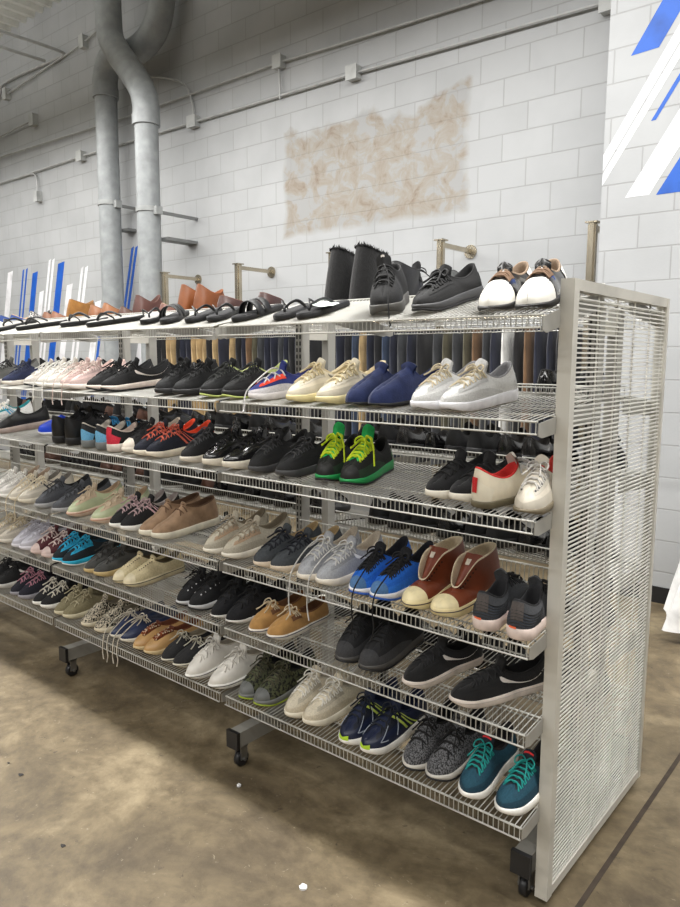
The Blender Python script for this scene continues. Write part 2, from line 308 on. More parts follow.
while x < -1.2:
    if min(abs(x-q) for q in (-5.68, -4.54, -3.36, -2.28, -1.12)) > .065:
        if -2.30 < x < -1.90 or -4.3 < x < -4.0: ci = rg.choice((6, 3, 5, 6))
        elif -5.1 < x < -4.3: ci = rg.choice((0, 1, 2, 2, 0))
        else: ci = rg.choice((0, 0, 1, 1, 3, 4, 0, 2, 5, 1))
        nm, c = PC[ci]
        if abs(x+1.66) < .035: nm, c = 'white', (225, 225, 222)
        key = (nm, rg.randrange(2)); 
        if key not in pm:
            b = MB(); var = key[1]; H = 1.02 if var else .86; rows = []
            for k in range(13):
                z = -.06-H*k/12; row = []; tk = .010+.012*min(1, k/3)
                for j in range(24):
                    a = 2*PI*j/24; cy = .19*(1+.03*math.sin(k+var)); wv = .005*math.sin(3*a*2+k*.8+var)
                    row.append((tk*math.sin(a)*1.0+wv, cy*math.copysign(abs(math.cos(a))**.5, math.cos(a)), z))
                rows.append(row)
            b.grid(rows, True); b.fan(rows[0][::-1], (0, 0, -.055)); b.fan(rows[-1], (0, 0, -.06-H))
            pm[key] = b
            o = b.build('hanging_trousers', mat(c, 'cloth'), None, True)
            hb = MB(); hb.tube(smoothpath([(0, -.01, .0), (0, -.012, .022), (0, .008, .03), (0, .018, .015), (0, .0, -.01), (0, 0, -.06)], 4), .002, 6); hb.tube([(0, -.19, -.06), (0, .19, -.06)], .004, 6)
            ho = hb.build('hanger', chrome, o)
            pm[key] = o; new = o
        else: new = copy_tree(pm[key])
        new.location = (x, 3.0, 1.84-.012); new.rotation_euler = (0, 0, rg.uniform(-.06, .06))
        where = 'left' if x < -4.54 else ('between two posts left' if x < -3.36 else ('centre' if x < -2.28 else 'right'))
        tag(new, '%s trousers hanging on the rail behind the shoe rack, %s section' % (nm, where), 'trousers', '%s trousers on the rail, %s section' % (nm, where))
    x += rg.uniform(.070, .086)

# white garment at the right edge
gs = empty('garment_stand', (.9, 2.35, 0)); gi = Matrix.Translation((-.9, -2.35, 0))
b = MB()
for xx in (.15, 1.65): b.tube([(xx, 2.35, .02), (xx, 2.35, 1.55)], .014, 12); b.tube([(xx, 2.1, .02), (xx, 2.6, .02)], .014, 10)
o = b.build('upright', chrome, gs, True); o.matrix_parent_inverse = gi
b = MB(); b.tube([(-.25, 2.35, 1.555), (1.8, 2.35, 1.555)], .014, 12); o = b.build('rail', chrome, gs, True); o.matrix_parent_inverse = gi
tag(gs, 'chrome garment stand carrying the white dress at the right edge', 'clothes rail')
b = MB(); rows = []
for k in range(30):
    t = k/29; z = 1.40-1.335*t; row = []
    wx = .10+.16*min(1, t*4)+.17*max(0, t-.45)/.55; wy = .05+.07*t
    for j in range(64):
        a = 2*PI*j/64; fo = 1+(.10*t)*math.sin(7*a+.6)+.05*t*math.sin(13*a+t*4)
        zz = z+(.05*math.sin(3*a)*t*t)
        row.append((wx*fo*math.cos(a), wy*fo*math.sin(a), zz))
    rows.append(row)
b.grid(rows, True); b.fan(rows[0][::-1], (0, 0, 1.42))
wd = b.build('white_dress', mat((236, 236, 236), 'cloth'), None, True); wd.location = (.075, 2.35, .05)
hb = MB(); hb.tube(smoothpath([(0, 0, 1.40), (0, 0, 1.48), (.015, 0, 1.52), (0, 0, 1.535), (-.012, 0, 1.52)], 5), .0025, 6); hb.tube([(-.12, 0, 1.38), (0, 0, 1.42), (.12, 0, 1.38)], .005, 6); hb.build('hanger', chrome, wd)
tag(wd, 'long white flared garment hanging at the right edge by the wall', 'dress')
# ------------------------------------------------------------------ the shoe rack (one thing on casters)
ZF = [1.659, 1.396, 1.143, .8105, .5663, .3014]; RISE = [.095, .04, .04, .04, .04, .04]
YF, YBK, YC = -.11, .29, .407
NB = 4; BW = 1.2192
rackm = mat((190, 187, 178), 'paint', .34); wirem = mat((176, 175, 169), 'paint', .32, .25); zinc = mat((158, 156, 150), 'paint', .38, .2); gridm = mat((212, 211, 204), 'paint', .36); darkp = mat((34, 34, 36), 'plastic'); legm = mat((140, 138, 132), 'paint', .4)
rack = empty('shoe_rack', (0, YC, 0)); rinv = Matrix.Translation((0, -YC, 0))
def rp(b, name, m_, parent=rack, smooth=False):
    o = b.build(name, m_, parent, smooth)
    if parent is rack: o.matrix_parent_inverse = rinv
    return o
# end panel
b = MB()
b.box(-.037, 0, 0, .032, .03, 1.751); b.box(-.037, 0, .794, .814, .03, 1.751); b.box(-.034, -.002, .032, .794, 1.722, 1.751); b.box(-.034, -.002, .032, .794, .03, .058)
b.box(-.030, -.016, .032, .040, .058, 1.722); b.box(-.024, -.019, .040, .794, 1.700, 1.706)
ep = rp(b, 'end_panel', rackm)
b = MB()
n = int((1.712-.066)/.0127)
for k in range(n+1):
    z = .066+k*.0127; b.box(-.009, -.006, .034, .792, z-.0021, z+.0021)
for y in (.048, .20, .35, .50, .65, .78): b.box(-.014, -.010, y-.002, y+.002, .058, 1.722)
wg = rp(b, 'wire_grid', gridm, ep)
# uprights
for i in range(NB+1):
    x = -.062 if i == 0 else -BW*i-.0155
    for y0, y1 in ((.305, .350), (.464, .509)):
        b = MB(); b.box(x-.017, x+.017, y0, y1, .12, 1.72 if i else 1.70)
        up_ = rp(b, 'slotted_upright', zinc)
        q = MB(); yy = y0-.0006 if y0 < .4 else y1+.0006; z = .2
        while z < 1.70: q.box(x-.012, x-.005, yy-.0006, yy+.0006, z, z+.016); q.box(x+.005, x+.012, yy-.0006, yy+.0006, z, z+.016); z += .0254
        rp(q, 'slot_row', darkp, up_)
    for zt_ in (.50, 1.62): b = MB(); b.box(x-.012, x+.012, .350, .464, zt_, zt_+.04); rp(b, 'cross_tie', rackm)
    # base leg with end caps and casters
    xl = -.075 if i == 0 else -BW*i+.009
    b = MB(); yf0, yf1 = (-.01, .82) if i == 0 else (-.085, .90); b.box(xl-.026, xl+.026, yf0, yf1, .090, .150); lg = rp(b, 'base_leg', legm)
    for e, ye in ((-1, yf0), (1, yf1)):
        q = MB(); y0_, y1_ = (ye-.012, ye+.003) if e < 0 else (ye-.003, ye+.012)
        q.box(xl-.030, xl+.030, min(y0_, y1_), max(y0_, y1_), .086, .154); rp(q, 'end_cap', darkp, lg)
        yw = ye+.035*(-e)
        q = MB(); q.box(xl-.018, xl-.013, yw-.016, yw+.016, .03, .088); q.box(xl+.013, xl+.018, yw-.016, yw+.016, .03, .088); q.box(xl-.018, xl+.018, yw-.02, yw+.02, .080, .090)
        q.tube([(xl-.024, yw, .030), (xl+.024, yw, .030)], .006, 10); rp(q, 'caster_fork', mat((150, 150, 150), 'metal', .3, .8), lg)
        q = MB(); q.tube([(xl-.012, yw, .030), (xl-.010, yw, .030), (xl+.010, yw, .030), (xl+.012, yw, .030)], [.024, .030, .030, .024], 20); rp(q, 'caster_wheel', darkp, lg, True)
for i in range(NB):
    b = MB(); b.box(-BW*(i+1)-.0155+.018, (-.062 if i == 0 else -BW*i-.0155)-.018, .39, .42, .095, .135); rp(b, 'base_beam', legm)
# wire shelves
def shelf_mesh(rise, riser):
    b = MB(); HWD = .594; dep = YBK-YF; n = 76
    for k in range(n):
        x = -HWD+.004+(2*HWD-.008)*k/(n-1); r = .0017
        prof = [(-.004, -.034), (-.004, -.001), (.0, .0), (dep, rise), (dep+.003, rise+riser)]
        b.tube([(x, y, z) for y, z in prof], r, 4, True)
    for y, z, r in ((-.007, -.034, .0028), (-.002, -.003, .0032), (.10, rise*.25-.0045, .003), (.20, rise*.5-.0045, .003), (.30, rise*.75-.0045, .003), (dep-.004, rise-.0045, .003), (dep+.006, rise+riser, .003)):
        b.tube([(-HWD, y, z), (HWD, y, z)], r, 6, True)
    return b
def bracket_mesh(rise):
    b = MB(); dep = YBK-YF
    P = [(0.006, -.008), (0.006, -.040), (.03, -.046), (dep+.012, rise-.060), (dep+.012, rise-.006)]
    lo = [(-.0015, y, z) for y, z in P]; hi = [(.0015, y, z) for y, z in P]; n = len(P)
    b.add(lo+hi, [tuple(range(n)), tuple(range(2*n-1, n-1, -1))]+[(i, i+n, (i+1) % n+n, (i+1) % n) for i in range(n)])
    return b
SH = {}
names = ['top', 'second', 'third', 'fourth', 'fifth', 'bottom']
for k in range(6):
    key = (RISE[k], (.006, .026, .026, .05, .05, .05)[k])
    for i in range(NB):
        for side in (0, 1):
            cx_ = -.627-BW*i; ft_ = k == 0 and side == 1
            key = (.06 if ft_ else RISE[k], (.006, .026, .026, .05, .05, .05)[k])
            if key not in SH:
                o = shelf_mesh(*key).build('wire_shelf', wirem, rack)
                br = []
                for sx in (-.592, .592):
                    q = bracket_mesh(key[0]).build('shelf_bracket', zinc, o); q.location = (sx, 0, 0)
                SH[key] = o
            else:
                o = copy_tree(SH[key], rack)
            if side == 0: o.matrix_parent_inverse = rinv; o.location = (cx_, YF, ZF[k]); o.rotation_euler = (0, 0, 0)
            else: o.matrix_parent_inverse = rinv; o.location = (cx_, 2*YC-YF, 1.692 if ft_ else ZF[k]); o.rotation_euler = (0, 0, PI)
tag(rack, 'long grey two-sided wire shoe rack on casters with a slatted end panel', 'shoe rack')
# ------------------------------------------------------------------ shoes
# local frame: toe points to -Y, sole on z = 0, origin under the middle
DEF = dict(hs=(.022, .032), crest=[(0, .044), (.3, .056), (.65, .074), (1, .094)], so=.46, rimlow=.066, heel=.098, rimw=.031, point=.0,
           up=(128, 128, 128), upk='mesh', sole=(235, 232, 225), solek='rubber', out=None, lin=(60, 60, 62), lace=(230, 230, 228), tongue=None, tl=.030,
           laces=5, bow=True, cap=None, mud=None, counter=None, tab=None, swoosh=None, stripes=None, patch=None, flare=.004, midline=None, tails=0, quarter=None, insole=None, throat=.20)
def lerp_ctl(c, t):
    return float(np.interp(t, [a for a, _ in c], [v for _, v in c]))
class Shoe:
    def __init__(s, L, W, mir, sp):
        s.L, s.W, s.m = L, W, mir; s.p = dict(DEF); s.p.update(sp)
    def bottom(s, t):
        return .012*max(0, (.22-t)/.22)**2 + .003*max(0, (t-.9)/.1)
    def top_sole(s, t):
        a, b_ = s.p['hs']; return a+(b_-a)*t + (.004*max(0, (.15-t)/.15))
    def cx(s, t): return s.m*s.W*(.11*(1-2.1*t) if t < .5 else -.005*s.m*0 - .0)*1.0 if t < .476 else 0.0
    def hw(s, t):
        base = float(np.interp(t, [0, .1, .3, .45, .62, .8, 1], [.80, .92, 1.0, .93, .80, .80, .78]))
        a = .20+.12*s.p['point']; e = 1.0
        if t < a: e *= math.sqrt(max(0, 1-((a-t)/a)**2))
        if t > .88: e *= math.sqrt(max(0, 1-((t-.88)/.12)**2))
        return s.W/2*base*e
    def foot(s, side, u, off=0.0, z=None):
        t = (1-math.cos(PI*u))/2
        x = s.cx(t)+side*s.hw(t); y = t*s.L
        if off:
            d = 1e-3
            t1 = (1-math.cos(PI*max(0, u-d)))/2; t2 = (1-math.cos(PI*min(1, u+d)))/2
            dx = (s.cx(t2)+side*s.hw(t2))-(s.cx(t1)+side*s.hw(t1)); dy = (t2-t1)*s.L
            n = math.hypot(dx, dy)+1e-9; nx, ny = dy/n*side, -dx/n*side
            x += nx*off; y += ny*off
        return np.array([x, y-s.L/2, s.top_sole(t)-.004 if z is None else z])
    def top(s, side, u):
        p = s.p; uo = .5; L = s.L
        if u <= uo:
            q = u/uo; y = L*(.06+(p['so']-.06)*q**.95); t = y/L
            return np.array([s.cx(t)*(1-q*.5), y-L/2, lerp_ctl(p['crest'], q)])
        q = (u-uo)/(1-uo); y = L*(p['so']+(.968-p['so'])*(1-math.cos(PI*q))/2)
        x = side*p['rimw']*math.sin(PI*q)**.75; z0 = p['crest'][-1][1]
        t = y/L; x += s.cx(p['so'])*.5*(1-q)
        if q < .45: z = z0+(p['rimlow']-z0)*(1-math.cos(PI*q/.45))/2
        else: z = p['rimlow']+(p['heel']-p['rimlow'])*(1-math.cos(PI*(q-.45)/.55))/2
        return np.array([x, y-L/2, z])
    def surf(s, side, u, v, off=0.0):
        if off:
            d = .01
            a = s.surf(side, min(1, u+d), v)-s.surf(side, max(0, u-d), v); b = s.surf(side, u, min(1, v+d))-s.surf(side, u, max(0, v-d))
            n = np.cross(a, b)*side; n /= np.linalg.norm(n)+1e-9
            return s.surf(side, u, v)+n*off
        P = s.foot(side, u, -.001); T = s.top(side, u)
        w = min(1, max(0, (u-.38)/.26)); w = w*w*(3-2*w)
        h1, z1 = 1-math.cos(v*PI/2)**1.15, math.sin(v*PI/2)**.85
        h2, z2 = v**1.35, v
        h = h1*(1-w)+h2*w; zz = z1*(1-w)+z2*w
        q = P+(T-P)*np.array([h, h, zz])
        bl = .006*w*math.sin(PI*v)
        t = (1-math.cos(PI*u))/2
        dx, dy = q[0], q[1]-(s.L*.25)
        n = math.hypot(dx, dy)+1e-6; q[0] += bl*dx/n; q[1] += bl*dy/n*.4
        # gentle creases
        if u < .45 and v > .35: q[2] += .0012*math.sin(u*75)*(v-.35)
        return q
    def patch_mesh(s, side, fn, na, nb, off=.0012):
        return [[s.surf(side, *fn(a/na, b/nb), off=off) for b in range(nb+1)] for a in range(na+1)]
    def addgrid(s, B, rows, flip):
        if flip: rows = [r[::-1] for r in rows]
        B.grid(rows)
    def build(s, root):
        p = s.p; L = s.L; nu, nv = 34, 10
        root.scale = (0.925, 1.04, 1.12)
        if p['laces'] >= 5 and not p['quarter']: p['quarter'] = tuple(min(255, v*.84+4) for v in p['up'])
        if p['laces'] >= 5 and not p['counter'] and not p['stripes']: p['counter'] = tuple(min(255, v*.88+6) for v in p['up'])
        if p['laces'] >= 5 and not p['mud'] and not p['swoosh'] and not p['cap']: p['mud'] = tuple(min(255, v*.90+6) for v in p['up'])
        us = [i/nu for i in range(nu+1)]
        K = lambda c, k=None: mat(c, k or p['upk'])
        # outline loop
        loop = [(1, u) for u in us]+[(-1, u) for u in us[::-1][1:-1]]
        def ring(off, zf):
            return [s.foot(sd, u, off, zf((1-math.cos(PI*u))/2)) for sd, u in loop]
        fl = p['flare']
        B = MB(); bz = (lambda t: s.bottom(t)+.005) if p['out'] else s.bottom
        R = [ring(fl-.004, bz), ring(fl-.001, lambda t: bz(t)+.003), ring(fl, lambda t: bz(t)*.5+.5*s.top_sole(t)), ring(fl-.0005, lambda t: s.top_sole(t)-.003), ring(fl-.003, s.top_sole), ring(-.012, s.top_sole)]
        B.grid(R, True); B.fan(R[0][::-1], (0, 0, .004)); B.fan(R[-1], (0, 0, s.top_sole(.5)))
        B.build('sole', mat(p['sole'], p['solek']), root, True)
        if p['out']:
            B = MB(); R = [ring(fl-.003, s.bottom), ring(fl+.0005, lambda t: s.bottom(t)+.002), ring(fl+.0005, lambda t: s.bottom(t)+.006), ring(fl-.006, lambda t: s.bottom(t)+.0065)]
            B.grid(R, True); B.fan(R[0][::-1], (0, 0, 0)); B.build('outsole', mat(p['out'], 'rubber'), root, True)
        if p['midline']:
            B = MB(); B.tube([s.foot(sd, u, fl+.0004, s.top_sole((1-math.cos(PI*u))/2)*.72) for sd, u in loop+[loop[0]]], .0014, 5, False); B.build('sole_line', mat(p['midline'], 'rubber'), root, True)
        # upper
        B = MB()
        for side in (1, -1):
            s.addgrid(B, [[s.surf(side, u, v/nv) for v in range(nv+1)] for u in us], side < 0)
        upper = B.build('upper', K(p['up']), root, True)
        # lining
        B = MB(); N = 22; us2 = [.5+.5*i/N for i in range(N+1)]
        lp = [(1, u) for u in us2]+[(-1, u) for u in us2[::-1][1:-1]]
        T = [s.top(sd, u) for sd, u in lp]; c = sum(T)/len(T)
        def inr(d, dz):
            out = []
            for q in T:
                v = c-q; v[2] = 0; n = np.linalg.norm(v)+1e-9; out.append(q+v/n*min(d, n*.8)+np.array([0, 0, dz]))
            return out
        ins = s.top_sole(.8)+.010
        low = [np.array([c[0]+(q[0]-c[0])*.62, c[1]+(q[1]-c[1])*.84, ins]) for q in T]
        B.grid([T, inr(.001, .0028), inr(.0045, .0035), inr(.008, .0005), inr(.010, -.012), low], True); B.fan(low, (c[0], c[1], ins))
        B.build('lining', mat(p['lin'], 'knit'), root, True)
        if p['insole']:
            B = MB(); r2 = [np.array([q[0], q[1], ins+.002]) for q in [np.array([c[0]+(q[0]-c[0])*.56, c[1]+(q[1]-c[1])*.80, 0]) for q in T]]
            B.fan(r2, (c[0], c[1], ins+.003)); B.build('insole', mat(p['insole'], 'canvas'), root)
        # tongue
        tc_ = p['tongue'] or p['up']; u0_ = p['throat']
        if p['laces'] or p['tl'] > 0.001:
            rows = []
            for i in range(9):
                u = u0_+(.5-u0_)*i/8; v0 = .66
                rows.append([s.surf(1, u, v0+(1-v0)*j/4, off=.0010) for j in range(5)]+[s.surf(-1, u, 1-(1-v0)*j/4, off=.0010) for j in range(1, 5)])
            e = rows[-1]; dirv = rows[-1][4]-rows[-3][4]; dirv /= np.linalg.norm(dirv)+1e-9; dirv = dirv*.6+np.array([0, 0, .75])*p.get('tup', 1); dirv /= np.linalg.norm(dirv)
            for i in range(1, 7):
                k = i/6; wv = 1.0+p.get('tww', .10)*k-.12*max(0, k-.8)/.2
                rows.append([np.array([e[4][0]+(q[0]-e[4][0])*wv, e[4][1]+(q[1]-e[4][1])*(1-.4*k), e[4][2]+(q[2]-e[4][2])*(1-.75*k)])+dirv*p['tl']*k+np.array([0, 0, -.006*((j-4)/4)**2*max(0, k-.6)/.4]) for j, q in enumerate(e)])
            back = [[q+np.array([0, .006, -.002]) for q in r] for r in rows[8:]]
            B = MB(); B.grid([r[::-1] for r in rows]); B.grid([rows[-1][::-1], back[-1][::-1]]); B.grid([r for r in back])
            tg_ = B.build('tongue', K(tc_), root, True)
            if p['patch']:
                B = MB(); pr_ = rows[-3:]; pc = p.get('pcols', (3, 6)); B.grid([[q+np.array([0, -.0018, .0012]) for q in r[pc[0]:pc[1]]][::-1] for r in rows[-3:-1]]); B.build('tongue_label', mat(p['patch'], 'canvas'), tg_, True)
        # laces
        if p['laces']:
            B = MB(); n = p['laces']; ue = .495; rr = p.get('lr', .0024)
            for i in range(n):
                u = u0_+.03+(ue-u0_-.03)*i/(n-1)
                for sg in (1, -1):
                    u2 = min(.5, u+(ue-u0_)/n*.75)
                    a = s.surf(sg, u, .54, off=.002); b_ = s.surf(-sg, u2, .54, off=.002); m1 = s.surf(sg, (u+u2)/2, .78, off=.0048); m2 = s.surf(-sg, (u+u2)/2, .78, off=.0048); mid = (m1+m2)/2+np.array([0, 0, .0015*sg])
                    B.tube(smoothpath([a, m1, mid, m2, b_], 3), rr, 5)
            if p['bow']:
                k0 = (s.surf(1, .49, .97, off=.006)+s.surf(-1, .49, .97, off=.006))/2
                for sg in (1, -1):
                    B.tube(smoothpath([k0, k0+np.array([sg*.014, .004, .009]), k0+np.array([sg*.030, -.004, .004]), k0+np.array([sg*.028, -.016, -.006]), k0+np.array([sg*.010, -.010, .0]), k0], 5), rr, 5)
                    B.tube(smoothpath([k0, k0+np.array([sg*.010, -.012, .004]), k0+np.array([sg*.020, -.034, -.008]), k0+np.array([sg*.026, -.052, -.014])], 5), rr, 5)
            B.build('laces', mat(p['lace'], 'lace'), root, True)
            # eyelets
            if p.get('eyelets'):
                B = MB()
                for sg in (1, -1):
                    for i in range(n+1):
                        u = u0_+(ue-u0_)*i/n; q = s.surf(sg, u, .58, off=.0008); q2 = s.surf(sg, u, .58, off=.0026); B.tube([q, q2], .0032, 8)
                B.build('eyelets', mat(p['eyelets'], 'metal', .4), root)
        def both(name, fn, col, kind=None, na=10, nb=6, sides=(1, -1), off=.0012, par=root, lab=None):
            B = MB()
            for sd in sides: s.addgrid(B, s.patch_mesh(sd, fn, na, nb, off), sd < 0)
            o = B.build(name, mat(col, kind or p['upk']), par, True)
            if lab: o['label'] = lab
            return o
        if p['cap']:
            yl = -L/2+L*(p.get('capu', .20)*.92+.02)
            def ucap(b):
                lo_, hi_ = 0.0, .5
                for _ in range(18):
                    m_ = (lo_+hi_)/2
                    if s.surf(1, m_, b)[1] < yl-L*.03*(1-b)**2: lo_ = m_
                    else: hi_ = m_
                return lo_
            UC = [ucap(i/9) for i in range(10)]
            both('toe_cap', lambda a, b: (a*UC[int(round(b*9))], b), p['cap'], p.get('capk', 'rubber'), 9, 9, off=.0016)
        if p['mud']: both('mudguard', lambda a, b: (a*.62, b*(.34-.14*a)), p['mud'], None, 16, 3, off=.0013)
        if p['quarter']: both('eyestay', lambda a, b: (u0_-.03+a*(.53-u0_), .42+b*.24), p['quarter'], None, 8, 3, off=.0015)
        if p['counter']: both('heel_counter', lambda a, b: (.80+.20*a, b*(.55+.15*a)), p['counter'], None, 8, 4, off=.0015)
        if p['tab']: both('heel_tab', lambda a, b: (.93+.07*a, .35+.62*b), p['tab'], None, 5, 5, off=.0022)
        if p['swoosh']:
            lo_, hi_ = bez((.47, .62), (.40, -.08), (.93, .86)), bez((.47, .62), (.50, .13), (.93, .86))
            both('swoosh_logo', lambda a, b: tuple(lo_(a)*(1-b)+hi_(a)*b), p['swoosh'], 'paint', 16, 3, off=.0024)
        if p.get('tip'): both('toe_tip', lambda a, b: (a*.10, b*.24), p['tip'], 'rubber', 4, 3, off=.004)
        if p.get('streak'):
            B = MB()
            for sd in (1, -1):
                for u1, v1, u2_, v2 in ((.22, .22, .34, .62), (.22, .22, .30, .16), (.40, .12, .46, .60)):
                    B.tube([s.surf(sd, u1+(u2_-u1)*t/5, v1+(v2-v1)*t/5, off=.0015) for t in range(6)], .0018, 4)
            B.build('silver_piping', mat(p['streak'], 'paint'), root, True)
        if p['stripes']:
            B = MB()
            for i in range(3):
                c0 = .50+.065*i
                for sd in (1, -1): s.addgrid(B, s.patch_mesh(sd, lambda a, b: (c0-.10*a+.012*0+.028*b, .12+.62*(a)), 6, 2, .0022), sd > 0)
            B.build('side_stripes', mat(p['stripes'], 'paint'), root, True)
        if p.get('lines'):
            B = MB()
            for i in range(p.get('nlines', 6)):
                c0 = .12+.11*i
                for sd in (1, -1): B.tube([s.surf(sd, .66+.34*t/8, c0+.03*math.sin(t), off=.0015) for t in range(9)], .0016, 4)
            B.build('heel_ridges', mat(p['lines'], 'rubber'), root, True)
        if p.get('saddle'):
            both('white_heel_panel', lambda a, b: (.74+.09*a+.04*b, b), p['saddle'], 'leather', 4, 6, off=.002)
        if p.get('initial'):
            B = MB()
            def q(u, v): return s.surf(sd, u, v, off=.0028)
            for sd in (1, -1):
                s_ = [(.60, .25), (.575, .68), (.675, .25), (.65, .68)]
                B.tube([q(*k) for k in s_], .0028, 4)
            B.build('letter_logo', mat(p['initial'], 'leather'), root)
        if p.get('holes'):
            B = MB()
            for sd in (1, -1):
                for i in range(7):
                    hu, hv = p.get('holes_at', (.26, .74)); u = hu+p.get('hstep', .035)*i; B.tube([s.surf(sd, u, hv, off=.0002), s.surf(sd, u, hv, off=.0014)], .0030, 8)
            B.build('eyelets', mat(p['holes'], 'rubber'), root)
        if p.get('fray'):
            B = MB(); r_ = random.Random(4)
            for q in T*4:
                d = np.array([r_.uniform(-.007, .007), r_.uniform(-.007, .007), r_.uniform(.004, .016)]); q = q+np.array([r_.uniform(-.004, .004), r_.uniform(-.004, .004), -.002])
                B.tube([q, q+d], [.0035, .0005], 4)
            B.build('fur_trim', mat(p['up'], 'fur'), root)
        if p.get('dangle'):
            B = MB()
            for sg, ln in p['dangle']:
                k0 = (s.surf(1, .48, .97, off=.006)+s.surf(-1, .48, .97, off=.006))/2
                f_ = s.foot(sg, .08, .010)
                pts = [k0, k0+np.array([sg*.012, -.03, .004]), (k0*.45+f_*.55)+np.array([sg*.012, -.01, .022]), f_+np.array([0, -.014, .012]), f_+np.array([0, -.03, -.04]), f_+np.array([sg*.004, -.032, -.04-ln*.5]), f_+np.array([sg*-.006, -.036, -.04-ln])]
                B.tube(smoothpath(pts, 5), .0024, 5)
            B.build('hanging_lace', mat(p['lace'], 'lace'), root, True)

W_ = (238, 236, 230); OW = (226, 219, 203); BK = (26, 26, 28); BK2 = (38, 38, 41)
LOW = dict(hs=(.022, .026), crest=[(0, .040), (.3, .050), (.65, .066), (1, .086)], rimlow=.058, heel=.082, flare=.002)
BOAT = dict(hs=(.018, .022), crest=[(0, .038), (.3, .048), (.6, .060), (1, .072)], so=.42, rimlow=.052, heel=.070, tl=.010, laces=2, throat=.40, flare=.002, upk='leather')
HIGH = dict(hs=(.026, .028), crest=[(0, .040), (.3, .050), (.6, .064), (.8, .076), (1, .092)], so=.38, rimlow=.118, heel=.125, rimw=.038, flare=.003)
SLIP = dict(hs=(.012, .015), crest=[(0, .040), (.3, .052), (.65, .066), (1, .080)], so=.50, rimlow=.058, heel=.07, tl=.0, laces=0, flare=.001)
def S(*ds, **k):
    d = {}
    for x in ds: d.update(x)
    d.update(k); return d
